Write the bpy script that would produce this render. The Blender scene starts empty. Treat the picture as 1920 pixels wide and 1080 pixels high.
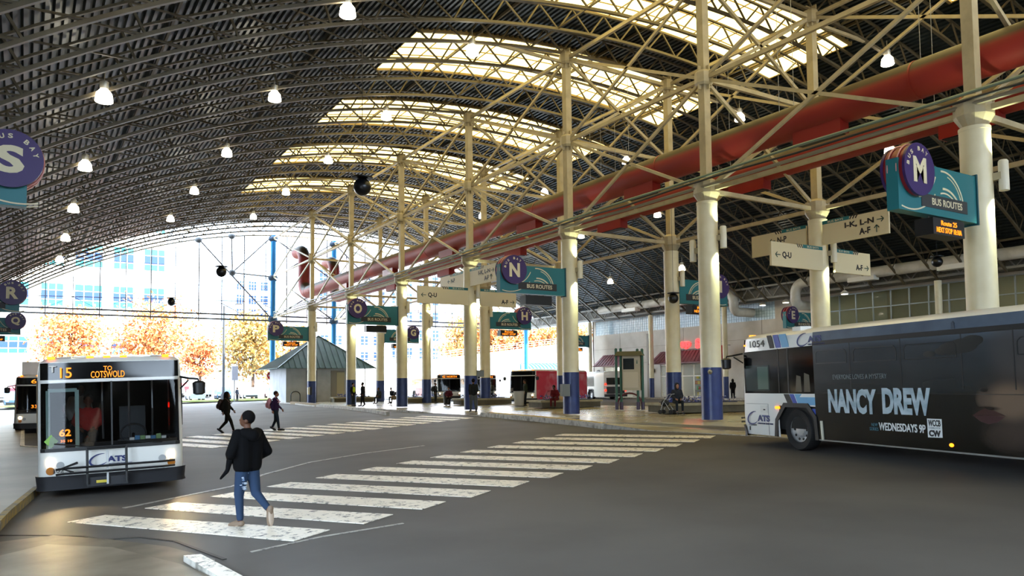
import bpy, bmesh, math, random
from math import sin, cos, pi, radians, sqrt, asin, atan2
from mathutils import Vector, Matrix
random.seed(7)
S = bpy.context.scene
COL = S.collection

# ---------------------------------------------------------------- camera
cam_d = bpy.data.cameras.new('camera'); cam = bpy.data.objects.new('camera', cam_d); COL.objects.link(cam)
YAW, PITCH, ROLL = 0.5596, 0.0584, -0.0109
cam_d.sensor_width = 36.0; cam_d.lens = 36.0 * 1460.7 / 1920; cam_d.shift_y = 97.9 / 1920
cam_d.clip_end = 2000; cam_d.clip_start = 0.05
_m = (Matrix(((cos(ROLL), 0, sin(ROLL)), (0, 1, 0), (-sin(ROLL), 0, cos(ROLL)))) @
      Matrix(((1, 0, 0), (0, cos(PITCH), sin(PITCH)), (0, -sin(PITCH), cos(PITCH)))) @
      Matrix(((cos(YAW), -sin(YAW), 0), (sin(YAW), cos(YAW), 0), (0, 0, 1))))
_r, _f, _u = _m[0], _m[1], _m[2]
cam.matrix_world = Matrix(((_r[0], _u[0], -_f[0], 0), (_r[1], _u[1], -_f[1], 0), (_r[2], _u[2], -_f[2], 1.55), (0, 0, 0, 1)))
S.camera = cam

# ---------------------------------------------------------------- sky, sun, exposure
S.view_settings.view_transform = 'Standard'; S.view_settings.look = 'None'
S.view_settings.gamma = 1.0; S.view_settings.exposure = 1.32; S.view_settings.use_curve_mapping = False
S.cycles.use_denoising = True
S.cycles.max_bounces = 7; S.cycles.diffuse_bounces = 4; S.cycles.glossy_bounces = 3
S.cycles.transmission_bounces = 5; S.cycles.transparent_max_bounces = 8
S.cycles.sample_clamp_indirect = 6.0; S.cycles.caustics_reflective = False; S.cycles.caustics_refractive = False
W = bpy.data.worlds.new('sky'); S.world = W; W.use_nodes = True
_bg = W.node_tree.nodes['Background']; _bg.inputs[0].default_value = (0.68, 0.83, 1.0, 1); _bg.inputs[1].default_value = 5.0
sun_d = bpy.data.lights.new('sun', 'SUN'); sun = bpy.data.objects.new('sun', sun_d); COL.objects.link(sun)
sun_d.energy = 16.0; sun_d.angle = radians(1.0); sun_d.color = (1.0, 0.93, 0.80)
sun.rotation_euler = Vector((-0.55, 0.62, -0.62)).to_track_quat('-Z', 'Y').to_euler()

# ---------------------------------------------------------------- materials
def C(h):
    h = h.lstrip('#'); v = [int(h[i:i + 2], 16) / 255 for i in (0, 2, 4)]
    return tuple(x / 12.92 if x < .04045 else ((x + .055) / 1.055) ** 2.4 for x in v)
MATS = {}
def M(name, col, rough=.5, metal=0., noise=None, bump=None, spec=.5, coat=0.):
    """Principled material; noise=(scale, second colour, low, high) mixes two colours, bump=(scale, strength)."""
    if name in MATS: return MATS[name]
    m = bpy.data.materials.new(name); m.use_nodes = True; MATS[name] = m
    nt = m.node_tree; b = nt.nodes['Principled BSDF']
    col = C(col) if isinstance(col, str) else col
    b.inputs['Base Color'].default_value = (*col, 1); b.inputs['Roughness'].default_value = rough
    b.inputs['Metallic'].default_value = metal; b.inputs['Specular IOR Level'].default_value = spec
    b.inputs['Coat Weight'].default_value = coat
    tc = nt.nodes.new('ShaderNodeTexCoord') if (noise or bump) else None
    if noise:
        n = nt.nodes.new('ShaderNodeTexNoise'); n.inputs['Scale'].default_value = noise[0]; n.inputs['Detail'].default_value = 5
        r = nt.nodes.new('ShaderNodeValToRGB'); r.color_ramp.elements[0].position = noise[2]; r.color_ramp.elements[1].position = noise[3]
        r.color_ramp.elements[0].color = (*col, 1); r.color_ramp.elements[1].color = (*C(noise[1]), 1)
        nt.links.new(tc.outputs['Object'], n.inputs['Vector']); nt.links.new(n.outputs['Fac'], r.inputs[0]); nt.links.new(r.outputs[0], b.inputs['Base Color'])
    if bump:
        n = nt.nodes.new('ShaderNodeTexNoise'); n.inputs['Scale'].default_value = bump[0]; n.inputs['Detail'].default_value = 4
        q = nt.nodes.new('ShaderNodeBump'); q.inputs['Strength'].default_value = bump[1]
        nt.links.new(tc.outputs['Object'], n.inputs['Vector']); nt.links.new(n.outputs['Fac'], q.inputs['Height']); nt.links.new(q.outputs[0], b.inputs['Normal'])
    return m
def EM(name, col, strength):
    if name in MATS: return MATS[name]
    m = bpy.data.materials.new(name); m.use_nodes = True; MATS[name] = m
    b = m.node_tree.nodes['Principled BSDF']; col = C(col) if isinstance(col, str) else col
    b.inputs['Base Color'].default_value = (*[x * .5 for x in col], 1); b.inputs['Emission Color'].default_value = (*col, 1); b.inputs['Emission Strength'].default_value = strength
    return m
def GL(name, col, alpha, rough=.03):
    """Window glass that one can see through: a mix of clear and glossy."""
    if name in MATS: return MATS[name]
    m = bpy.data.materials.new(name); m.use_nodes = True; MATS[name] = m
    nt = m.node_tree; b = nt.nodes['Principled BSDF']; col = C(col) if isinstance(col, str) else col
    b.inputs['Base Color'].default_value = (*col, 1); b.inputs['Roughness'].default_value = rough; b.inputs['Alpha'].default_value = alpha
    return m

# ---------------------------------------------------------------- mesh helpers
class MB:
    """Collects shapes and links them as one mesh object."""
    def __init__(s): s.v = []; s.f = []; s.mi = []; s.k = 0
    def mat(s, k): s.k = k; return s
    def add(s, vs, fs):
        o = len(s.v); s.v += [tuple(p) for p in vs]; s.f += [tuple(i + o for i in q) for q in fs]; s.mi += [s.k] * len(fs); return s
    def box(s, c, d, R=None):
        x, y, z = d[0] / 2, d[1] / 2, d[2] / 2
        vs = [Vector(p) for p in ((-x, -y, -z), (x, -y, -z), (x, y, -z), (-x, y, -z), (-x, -y, z), (x, -y, z), (x, y, z), (-x, y, z))]
        c = Vector(c); vs = [(R @ p if R else p) + c for p in vs]
        return s.add(vs, [(0, 3, 2, 1), (4, 5, 6, 7), (0, 1, 5, 4), (1, 2, 6, 5), (2, 3, 7, 6), (3, 0, 4, 7)])
    def bbox(s, a, b): return s.box([(i + j) / 2 for i, j in zip(a, b)], [abs(j - i) for i, j in zip(a, b)])
    def bar(s, p, q, w, h=None, up=(0, 0, 1)):
        p, q = Vector(p), Vector(q); h = h or w; d = (q - p).normalized(); u = Vector(up)
        if abs(d.dot(u)) > .98: u = Vector((0, 1, 0))
        a = d.cross(u).normalized(); b = a.cross(d).normalized()
        vs = [e + a * (i * w / 2) + b * (j * h / 2) for e in (p, q) for i, j in ((-1, -1), (1, -1), (1, 1), (-1, 1))]
        return s.add(vs, [(0, 1, 2, 3), (7, 6, 5, 4), (0, 4, 5, 1), (1, 5, 6, 2), (2, 6, 7, 3), (3, 7, 4, 0)])
    def path(s, pts, r, n=8, closed=False, caps=True):
        pts = [Vector(p) for p in pts]; N = len(pts); rr = r if isinstance(r, (list, tuple)) else [r] * N
        a = None; vs = []; fs = []
        for i, p in enumerate(pts):
            if closed: d = (pts[(i + 1) % N] - pts[i - 1]).normalized()
            else: d = (pts[min(i + 1, N - 1)] - pts[max(i - 1, 0)]).normalized()
            if a is None:
                u = Vector((0, 0, 1)) if abs(d.z) < .9 else Vector((1, 0, 0)); a = d.cross(u).normalized()
            else: a = (a - d * a.dot(d)).normalized()
            b = d.cross(a)
            vs += [p + (a * cos(2 * pi * k / n) + b * sin(2 * pi * k / n)) * rr[i] for k in range(n)]
        for i in range(N if closed else N - 1):
            j = (i + 1) % N
            fs += [(i * n + k, i * n + (k + 1) % n, j * n + (k + 1) % n, j * n + k) for k in range(n)]
        if not closed and caps: fs += [tuple(range(n))[::-1], tuple((N - 1) * n + k for k in range(n))]
        return s.add(vs, fs)
    def tube(s, p, q, r, n=8): return s.path([p, q], r, n)
    def lathe(s, prof, c=(0, 0, 0), n=20, axis='Z', R=None, cap=True):
        vs = []; fs = []; c = Vector(c); m = len(prof)
        for r, z in prof:
            for k in range(n):
                t = 2 * pi * k / n; p = Vector((r * cos(t), r * sin(t), z))
                if axis == 'X': p = Vector((p.z, p.x, p.y))
                elif axis == 'Y': p = Vector((p.y, p.z, p.x))
                vs.append((R @ p if R else p) + c)
        for i in range(m - 1): fs += [(i * n + k, i * n + (k + 1) % n, (i + 1) * n + (k + 1) % n, (i + 1) * n + k) for k in range(n)]
        if cap and prof[0][0] > 1e-6: fs.append(tuple(range(n))[::-1])
        if cap and prof[-1][0] > 1e-6: fs.append(tuple((m - 1) * n + k for k in range(n)))
        return s.add(vs, fs)
    def ball(s, c, r, n=14, m=8, sc=(1, 1, 1), R=None):
        vs = [Vector((0, 0, -1))] + [Vector((sin(pi * i / m) * cos(2 * pi * k / n), sin(pi * i / m) * sin(2 * pi * k / n), -cos(pi * i / m))) for i in range(1, m) for k in range(n)] + [Vector((0, 0, 1))]
        vs = [Vector((p.x * sc[0] * r, p.y * sc[1] * r, p.z * sc[2] * r)) for p in vs]; c = Vector(c)
        vs = [(R @ p if R else p) + c for p in vs]
        fs = [(0, 1 + (k + 1) % n, 1 + k) for k in range(n)]
        for i in range(m - 2): fs += [(1 + i * n + k, 1 + i * n + (k + 1) % n, 1 + (i + 1) * n + (k + 1) % n, 1 + (i + 1) * n + k) for k in range(n)]
        L = len(vs) - 1; fs += [(L, 1 + (m - 2) * n + k, 1 + (m - 2) * n + (k + 1) % n) for k in range(n)]
        return s.add(vs, fs)
    def prism(s, poly, a, b, f=None):
        """poly: 2D points; extruded from a to b along the third axis; f maps (u, v, w) to a 3D point."""
        f = f or (lambda u, v, w: (u, v, w)); n = len(poly)
        vs = [f(u, v, a) for u, v in poly] + [f(u, v, b) for u, v in poly]
        return s.add(vs, [tuple(range(n))[::-1], tuple(range(n, 2 * n))] + [(i, (i + 1) % n, n + (i + 1) % n, n + i) for i in range(n)])
    def quad(s, *p): return s.add(p, [tuple(range(len(p)))])
    def build(s, name, mats, parent=None, smooth=None, fix=True):
        me = bpy.data.meshes.new(name); me.from_pydata(s.v, [], s.f)
        for m in (mats if isinstance(mats, (list, tuple)) else [mats]): me.materials.append(m)
        me.polygons.foreach_set('material_index', s.mi)
        if fix:
            bm = bmesh.new(); bm.from_mesh(me); bmesh.ops.delete(bm, geom=[v for v in bm.verts if not v.link_faces], context='VERTS'); bmesh.ops.recalc_face_normals(bm, faces=bm.faces); bm.to_mesh(me); bm.free()
        if smooth:
            me.polygons.foreach_set('use_smooth', [True] * len(me.polygons)); me.set_sharp_from_angle(angle=radians(smooth))
        me.update(); o = bpy.data.objects.new(name, me); COL.objects.link(o)
        if parent: o.parent = parent
        return o
def empty(name, loc=(0, 0, 0), rz=0, label=None, cat=None, group=None, kind=None):
    o = bpy.data.objects.new(name, None); COL.objects.link(o); o.location = loc; o.rotation_euler = (0, 0, rz); o.empty_display_size = .2
    return tag(o, label, cat, group, kind)
def tag(o, label=None, cat=None, group=None, kind=None):
    if label: o['label'] = label
    if cat: o['category'] = cat
    if group: o['group'] = group
    if kind: o['kind'] = kind
    return o
def struct(o, label=None): o['kind'] = 'structure'; return tag(o, label)
def copy_tree(o, parent=None):
    c = o.copy(); COL.objects.link(c)
    if parent: c.parent = parent; c.matrix_parent_inverse = o.matrix_parent_inverse
    for ch in list(o.children): copy_tree(ch, c)
    return c
_tc = {}
def text(name, body, w, h, mat, parent, T, bold=.03, keep=False):
    """Lettering as a thin mesh fitted into w x h, centred on the origin of the matrix T (x right, y up, z out)."""
    key = (body, bold)
    if key not in _tc:
        cu = bpy.data.curves.new('lettering', 'FONT'); cu.body = body; cu.align_x = 'CENTER'; cu.offset = bold; cu.resolution_u = 3; cu.extrude = .004
        ob = bpy.data.objects.new('lettering', cu); COL.objects.link(ob)
        dg = bpy.context.evaluated_depsgraph_get(); dg.update()
        me = bpy.data.meshes.new_from_object(ob.evaluated_get(dg)); bpy.data.objects.remove(ob); bpy.data.curves.remove(cu)
        xs = [v.co.x for v in me.vertices]; ys = [v.co.y for v in me.vertices]
        x0, x1, y0, y1 = min(xs), max(xs), min(ys), max(ys)
        for v in me.vertices: v.co.x = (v.co.x - (x0 + x1) / 2) / (x1 - x0); v.co.y = (v.co.y - (y0 + y1) / 2) / (y1 - y0)
        _tc[key] = me
    me = _tc[key].copy(); me.materials.clear(); me.materials.append(mat); me.name = name
    o = bpy.data.objects.new(name, me); COL.objects.link(o)
    if parent: o.parent = parent
    o.matrix_local = T @ Matrix.Diagonal((w, h, 1, 1)); return o
def frame(o, x, z):
    """Matrix with origin o, x axis x, z axis z (y = z cross x)."""
    x = Vector(x).normalized(); z = Vector(z).normalized(); y = z.cross(x).normalized(); x = y.cross(z)
    return Matrix(((x.x, y.x, z.x, o[0]), (x.y, y.y, z.y, o[1]), (x.z, y.z, z.z, o[2]), (0, 0, 0, 1)))
def rz(a): return Matrix.Rotation(a, 3, 'Z')

# common materials
cream = M('cream_paint', '#ded5b6', .42, noise=(1.5, '#d2c7a4', .4, .75))
steel = M('cream_steel', '#b9ad8f', .5, noise=(2.0, '#a0947a', .45, .8))
navy = M('navy_paint', '#1d2d62', .35, noise=(3, '#263871', .4, .7))
black = M('black_plastic', '#0c0c0e', .45); rubber = M('rubber', '#101012', .8)
white = M('white_paint', '#dcdad2', .35); chrome = M('chrome', '#c8c8c8', .18, 1.0)
dkgrey = M('dark_grey_metal', '#2b2c2e', .5); ltgrey = M('light_grey_metal', '#9a9c9c', .45)
amber = EM('amber_lamp', '#ff7a12', 1.6); ledtxt = EM('amber_led', '#ff8412', .95)
glassdk = M('tinted_glass', '#0a0d0e', .06, spec=.6)
RX = [-4.05, 22.7, 29.52, 55.4]
RY = [1.2, 11.41, 21.64, 30.84, 40.95, 50.99, 61.11, 71.44]
XC, R0, ZT = 26.1, 51.5, 19.5
def ground(x): return -.52 + .03 * min(x, 19.5)
# ================================================================ the ground
asphalt = M('asphalt', '#6a6865', .6, noise=(.35, '#5a5856', .35, .7), bump=(60, .06), spec=.06)
concrete = M('platform_concrete', '#b3a98d', .22, noise=(.6, '#9a9178', .35, .75))
sidewalk = M('sidewalk_concrete', '#a39d90', .45, noise=(.8, '#8a8478', .35, .75))
kerb_m = M('kerb_stone', '#b9b5ab', .6, noise=(5, '#77736a', .45, .7))
def paint(name, col, wear):
    m = M(name, col, .5, noise=(7, '#6a6865', wear, wear + .08)); r = [n for n in m.node_tree.nodes if n.type == 'TEX_NOISE'][0]
    r.inputs['Detail'].default_value = 9; r.inputs['Roughness'].default_value = .72; return m
white_line = paint('worn_white_paint', '#f6f0e2', .53); yellow_line = paint('worn_yellow_paint', '#c9a63c', .56)
b = MB(); xs = [-150, -12, 19.5, 34.0, 56]
for x0, x1 in zip(xs, xs[1:]):
    z0, z1 = ground(x0), ground(x1)
    b.quad((x0, -180, z0), (x1, -180, z1), (x1, 92, z1), (x0, 92, z0))
struct(b.build('floor', asphalt))
def slab(name, pts, z, m, drop=.5, km=None):
    """A raised paved area: top at z (or z(x, y)), sides down by drop."""
    zf = z if callable(z) else (lambda x, y: z)
    b = MB(); n = len(pts)
    b.add([(x, y, zf(x, y)) for x, y in pts], [tuple(range(n))])
    b.mat(1)
    for i in range(n):
        (x0, y0), (x1, y1) = pts[i], pts[(i + 1) % n]
        b.quad((x0, y0, zf(x0, y0)), (x1, y1, zf(x1, y1)), (x1, y1, zf(x1, y1) - drop), (x0, y0, zf(x0, y0) - drop))
    return struct(b.build(name, [m, km or kerb_m]))
# middle island: kerbed noses with flush crossings between them
isl = [(17.3, 21.6), (17.8, 23.9), (18.4, 27.7), (19.15, 33.4), (19.3, 34.5), (19.35, 39.6), (19.0, 40.4), (19.3, 47), (19.35, 54), (19.5, 60), (19.8, 64), (21.3, 73), (22.0, 86), (33.0, 86), (33.4, -30), (18.2, -30), (18.1, 10), (17.9, 16.4), (17.6, 19.5)]
slab('floor_island', isl, lambda x, y: .175 if y > 21 and not 33.6 < y < 40 or x > 20.5 else ground(x) + .02, concrete)
def strip(name, pts, w, h, m, z0=None):
    b = MB()
    for p, q in zip(pts, pts[1:]):
        d = Vector((q[0] - p[0], q[1] - p[1], 0)).normalized(); nrm = Vector((-d.y, d.x, 0)) * w
        za, zb = (ground(p[0]), ground(q[0])) if z0 is None else (z0, z0)
        P, Q = Vector((*p, za)), Vector((*q, zb)); up = Vector((0, 0, h))
        vs = [P - nrm / 2, Q - nrm / 2, Q + nrm / 2, P + nrm / 2]
        b.add(vs + [v + up for v in vs], [(4, 5, 6, 7), (0, 1, 5, 4), (1, 2, 6, 5), (2, 3, 7, 6), (3, 0, 4, 7)])
    return struct(b.build(name, m))
strip('trim_1', [(17.3, 21.6), (17.8, 23.9), (18.4, 27.7), (19.2, 33.5)], .18, .19, kerb_m)
strip('trim_2', [(17.05, 40.2), (18.0, 45), (19.2, 53.9), (19.5, 60)], .2, .2, kerb_m)
strip('trim_3', [(17.42, 21.75), (17.95, 23.9), (18.6, 27.7), (19.35, 33.0)], .1, .22, yellow_line)
strip('trim_4', [(19.6, 60.2), (20.6, 67), (21.3, 73)], .25, .24, M('rusty_kerb', '#7a6540', .7))
# left island with slanted bays
left = [(-12, -30), (-0.3, -30), (-0.3, 14.0), (-.2, 15.2), (.25, 18.4), (1.25, 29.0), (.0, 32.3), (.0, 88), (-12, 88)]
slab('floor_left', left, lambda x, y: ground(x) + .15, sidewalk, .3)
strip('trim_5', [(-.3, 14.0), (-.18, 15.2), (.26, 18.4)], .1, .155, M('worn_yellow_kerb', '#a58c4a', .6, noise=(6, '#77705f', .42, .6)))
strip('trim_9', [(.26, 18.4), (1.26, 29.0)], .1, .155, kerb_m)
strip('trim_6', [(1.25, 29.0), (.0, 32.3), (.02, 88)], .14, .17, white_line)
# near corner of the walk where the camera stands
near = [(-.4, 11.5), (.3, 12.05), (1.0, 11.2), (1.55, 9.6), (1.75, 8.6), (2.0, 5), (2.2, -30), (-.4, -30)]
slab('floor_corner', near, lambda x, y: ground(x) + .05, M('corner_concrete', '#8b8171', .5, noise=(1.1, '#5f574a', .35, .7)), .2)
slab('floor_gutter', [(-.3, 12.9), (.4, 12.9), (1.0, 12.05), (1.6, 10.9), (1.95, 9.75), (1.75, 8.8), (1.4, 9.9), (.95, 11.1), (.3, 12.0), (-.3, 11.6)], lambda x, y: ground(x) + .02, M('gutter_concrete', '#6e675a', .55, noise=(2, '#575146', .4, .7)), .1)
slab('trim_7', [(1.62, 9.85), (1.8, 9.8), (1.95, 8.4), (1.95, 5.0), (1.75, 5.0), (1.75, 8.4)], lambda x, y: ground(x) + .09, white_line, .15)
# tar seams wandering over the asphalt
b = MB(); tar = M('tar_seam', '#26241f', .6)
for pts in ([(-.25, 13.6), (.3, 13.1), (.75, 12.6), (.95, 12.1), (1.4, 11.9), (1.75, 11.3), (1.9, 10.5), (2.05, 9.7)],):
    for p, q in zip(pts, pts[1:]): b.bar((*p, ground(p[0]) + .004), (*q, ground(q[0]) + .004), .05, .012)
struct(b.build('floor_seams', tar))
# zebra crossings and a faded lane arc
def zebra(name, stripes):
    b = MB()
    for s in stripes: b.prism(s, .003, .012, lambda u, v, w: (u, v, ground(u) + w))
    return struct(b.build(name, white_line))
zs = []
for i in range(13):
    t = i / 12; ax, ay = .62 + t * 14.0, 14.1 + t * 6.7; bx, by = 3.0 + t * 13.75, 10.15 + t * 5.9
    dx, dy = bx - ax, by - ay; zs.append([(ax, ay), (ax + .55, ay + .28), (bx + .62, by + .4), (bx, by)])
zebra('road_markings', zs)
zs = []
for i in range(14):
    t = i / 13; ax, ay = 3.6 + t * 14.3, 30.9 + t * 6.1; bx, by = 4.0 + t * 13.4, 26.6 + t * 5.6
    ax, ay, bx, by = 3.3 + t * 14.0, 32.6 + t * 4.6, 5.2 + t * 12.5, 26.6 + t * 5.8
    zs.append([(ax, ay), (ax + .55, ay + .28), (bx + .6, by + .35), (bx, by)])
zebra('road_markings_far', zs)
b = MB(); arc = [(1.5, 15.0), (3.6, 16.4), (4.6, 17.9), (6.2, 19.6), (8.0, 20.6), (10.2, 21.3)]
for p, q in zip(arc, arc[1:]): b.bar((*p, ground(p[0]) + .004), (*q, ground(q[0]) + .004), .09, .008)
arc = [(2.4, 9.9), (3.4, 10.2), (4.6, 10.3)]
for p, q in zip(arc, arc[1:]): b.bar((*p, ground(p[0]) + .004), (*q, ground(q[0]) + .004), .05, .008)
struct(b.build('road_markings_lane', paint('faded_line', '#a9a69e', .52)))

# ================================================================ the roof
def arc_pt(x, r): return ZT - R0 + sqrt(max(r * r - (x - XC) ** 2, 0))
deck_m = M('roof_deck', '#262f32', .42, .28, noise=(.5, '#1d2628', .35, .7))
YE = 83.5
def deck(b, xa, xb, y0, y1):
    ta, tb = asin((xa - XC) / R0), asin((xb - XC) / R0); n = max(1, round((tb - ta) * R0 / .3)); pts = []
    for i in range(n):
        for fr, dr in ((0, 0), (.42, 0), (.5, .09), (.92, .09)):
            t = ta + (tb - ta) * (i + fr) / n; pts.append((XC + (R0 + dr) * sin(t), ZT - R0 + (R0 + dr) * cos(t)))
    pts.append((xb, arc_pt(xb, R0)))
    vs = [(x, y, z) for y in (y0, y1) for x, z in pts]; m = len(pts)
    b.add(vs, [(i, i + 1, m + i + 1, m + i) for i in range(m - 1)])
SKX = (15.4, 35.2)
sky_y = [(RY[k] + 1.9, RY[k] + 7.0) for k in range(0, 7)]
b = MB(); deck(b, -6.4, SKX[0], -25, YE); deck(b, SKX[1], 57.2, -25, YE)
ys = [-25] + [y for p in sky_y for y in p] + [YE]
for i in range(0, len(ys), 2): deck(b, SKX[0], SKX[1], ys[i], ys[i + 1])
roof = struct(b.build('ceiling', deck_m, fix=False))

# skylights: translucent panels with thin glazing bars
m = bpy.data.materials.new('skylight_panel'); m.use_nodes = True; nt = m.node_tree; nt.nodes.clear()
o_ = nt.nodes.new('ShaderNodeOutputMaterial'); tl = nt.nodes.new('ShaderNodeBsdfTranslucent'); df = nt.nodes.new('ShaderNodeBsdfDiffuse'); mx = nt.nodes.new('ShaderNodeMixShader')
tl.inputs[0].default_value = (.37, .265, .09, 1); df.inputs[0].default_value = (.5, .42, .25, 1); mx.inputs[0].default_value = .25
nt.links.new(tl.outputs[0], mx.inputs[1]); nt.links.new(df.outputs[0], mx.inputs[2]); nt.links.new(mx.outputs[0], o_.inputs[0])
sky_m = m; bar_m = M('skylight_bar', '#8f7a4c', .5)
for k, (y0, y1) in enumerate(sky_y):
    b = MB(); n = 24; pts = [(XC + R0 * sin(t), arc_pt(XC + R0 * sin(t), R0)) for t in [asin((SKX[0] + (SKX[1] - SKX[0]) * i / n - XC) / R0) for i in range(n + 1)]]
    for (xa, za), (xb, zb) in zip(pts, pts[1:]): b.quad((xa, y0, za), (xb, y0, zb), (xb, y1, zb), (xa, y1, za))
    sk = struct(b.build('window_%d' % (k + 1), sky_m, fix=False))
    b = MB()
    for i in range(0, n + 1, 2):
        x, z = pts[i]; b.bar((x, y0, z - .03), (x, y1, z - .03), .035, .05)
    for j in range(1, 5):
        y = y0 + (y1 - y0) * j / 5
        for (xa, za), (xb, zb) in zip(pts, pts[1:]): b.bar((xa, y, za - .03), (xb, y, zb - .03), .03, .05)
    for (xa, za), (xb, zb) in zip(pts, pts[1:]):
        for y in (y0 - .05, y1 + .05): b.bar((xa, y, za + .02), (xb, y, zb + .02), .14, .26)
    b.build('glazing_bar', bar_m, sk)
# arched trusses across the hall
NP = 34; TA = asin((-4.0 - XC) / R0)
def tpt(t, r, dy=0): return (XC + r * sin(t), dy, ZT - R0 + r * cos(t))
top = MB(); bot = MB(); web = MB(); RT, RB = R0 - .16, R0 - 1.22
for i in range(NP * 2):
    t0, t1 = TA + -2 * TA * i / (NP * 2), TA - 2 * TA * (i + 1) / (NP * 2)
    top.bar(tpt(t0, RT), tpt(t1, RT), .12, .08); bot.bar(tpt(t0, RB), tpt(t1, RB), .15, .12)
for i in range(NP):
    t0, tm, t1 = [TA - 2 * TA * (i + f) / NP for f in (0, .5, 1)]
    if 8 < i < 25: web.bar(tpt(t0, RB), tpt(tm, RT), .07); web.bar(tpt(tm, RT), tpt(t1, RB), .07)
    elif i <= 8 and i % 2 == 0: web.bar(tpt(t0, RT), tpt(t1, RB), .06); web.bar(tpt(t1, RT), tpt(t1 - (t0 - t1), RB), .06); web.bar(tpt(t0, RB), tpt(t0, RT), .08)
    elif i > 24: web.bar(tpt(t0, RB), tpt(t0, RT), .05); web.bar(tpt(t0, RT), tpt(t1, RB), .03)
ROWNAME = {1: 'M', 3: 'N', 5: 'O', 7: 'P'}
truss = empty('roof_truss', (0, RY[0], 0))
tsteel_shaded = M('truss_steel_shaded', '#5f5642', .5, noise=(1.2, '#4e4534', .4, .75))  # cream steel darkened in colour to stand for dim light under the roof
top.build('top_chord', tsteel_shaded, truss); bot.build('bottom_chord', tsteel_shaded, truss); web.build('lattice_web', tsteel_shaded, truss)
WHERE = ['the columns behind the right edge of the photo', 'the column with the bay M sign', 'the bare column beside the white wayfinding post', 'the column with the bay N sign', 'the column with the Q-U and A-F signs', 'the column with the bay O sign', 'the column between the O sign and the hut', 'the column with the bay P sign', 'the blue gable columns']
ty = [(k, q, RY[k] + (( RY[k + 1] if k < 7 else 84.9) - RY[k]) * q / (4 if k < 7 else 5)) for k in range(8) for q in range(4 if k < 7 else 6)]
for j, (k, q, y) in enumerate(ty):
    o = truss if j == 0 else copy_tree(truss)
    o.location.y = y
    tag(o, 'arched cream roof truss ' + (['standing over', 'first beyond', 'second beyond', 'third beyond', 'fourth beyond', 'fifth beyond'][q] + ' ' + WHERE[k]), 'roof truss', 'arched roof trusses')
# purlins along the hall between the trusses
b = MB()
for i in range(2, NP * 2, 8):
    t = TA - 2 * TA * i / (NP * 2); p = tpt(t, R0 - .1); b.bar((p[0], -2, p[2]), (p[0], 85, p[2]), .08, .14)
for i in (7, 14, 20, 27):
    t = TA - 2 * TA * i / NP; p = tpt(t, RB + .05); b.bar((p[0], 1.2, p[2]), (p[0], 85, p[2]), .06, .08)
struct(b.build('ceiling_purlins', tsteel_shaded))

# ================================================================ columns and the bracing spine
HB, HM, HU = 9.16, 13.67, 17.87
def column(name, x, y, label, blue=True, tall=True, r=.4, group='concrete and steel roof columns', base=.175, top=8.69):
    e = empty(name, (x, y, base), 0, label, 'column', group)
    MB().lathe([(r, 2.0 if blue else 0), (r, top - base - .1), (r * 1.03, top - base - .1), (r * 1.03, top - base), (r * .7, top - base)], n=28).build('concrete_shaft', cream, e, 40)
    if blue: MB().lathe([(r * 1.012, -.02), (r * 1.012, 2.0), (r, 2.0)], n=28).build('blue_base', navy, e, 40)
    if tall:
        h = arc_pt(x, RB) - base
        MB().box((0, 0, (top - base + h) / 2), (.33, .33, h - top + base)).build('steel_post', steel, e)
        for z in (HB, HM, HU):
            g = MB(); d = z - base
            if z == HB: g.lathe([(.3, d - .5), (.52, d - .15), (.52, d + .3), (.25, d + .45)], n=12)
            else: g.box((0, 0, d), (.62, .06, .95)).box((0, 0, d), (.06, .62, .95)).lathe([(.3, d - .3), (.36, d - .2), (.36, d + .2), (.3, d + .3)], n=8)
            g.build('gusset', steel, e)
    return e
protos = {}
CL = {1: ['cream column with bay M sign and blue-painted foot hidden by bus', 'blue-based cream column just left of the parked advert bus', 'blue-based column carrying the bay N sign', 'blue-based column with the long Q-U and A-F direction signs', 'blue-based column carrying the bay O sign', 'slim blue-based column between the bay O and bay P signs', 'blue-based column carrying the bay P sign in front of hut'],
      2: ['rear row column nearest the right edge of the hall', 'cream column with four white direction signs above the advert bus', 'rear column behind the seated person with a walker', 'rear column half hidden behind the bay N column', 'rear column carrying the bay H sign', 'rear column below the far end of the Q-U sign', 'rear column carrying the bay G sign']}
for row in (1, 2):
    for k in range(0, 8):
        lab = CL[row][k - 1] if k else 'column outside the picture at the %s row near end' % ('front' if row == 1 else 'rear')
        if row in protos or 1 in protos:
            e = copy_tree(protos[1]); e.location = (RX[row], RY[k], .175)
        else: e = protos[1] = column('roof_column', RX[row], RY[k], lab)
        tag(e, lab, 'column', 'concrete and steel roof columns')
e = None
LC = ['left edge column behind the bay S sign', 'left edge column between signs S and R nearest S', 'left edge column midway between signs S and R', 'left edge column behind the bay R sign', 'left edge column between signs R and Q', 'left edge column behind the bay Q sign']
for k, lab in zip(range(2, 8), LC):
    if e is None: e0 = e = column('edge_column', RX[0], RY[k], lab, tall=False, r=.3, group='left edge columns', base=ground(-4) + .15, top=8.2)
    else: e = copy_tree(e0); e.location.y = RY[k]; tag(e, lab)
e = None
RC = ['slim column by the shop front hidden behind the advert bus', 'slim column carrying the bay E sign', 'slim blue-based column beside the white duct elbow', 'slim blue-based column left of the red shop sign', 'slim column between the two red awnings', 'slim column with a bay sign at the far end of the shops']
for k, lab in zip(range(2, 8), RC):
    if e is None: e1 = e = column('edge_column', RX[3], RY[k], lab, tall=False, r=.24, group='shop side columns', base=.175, top=8.75)
    else: e = copy_tree(e1); e.location.y = RY[k]; tag(e, lab)
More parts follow.
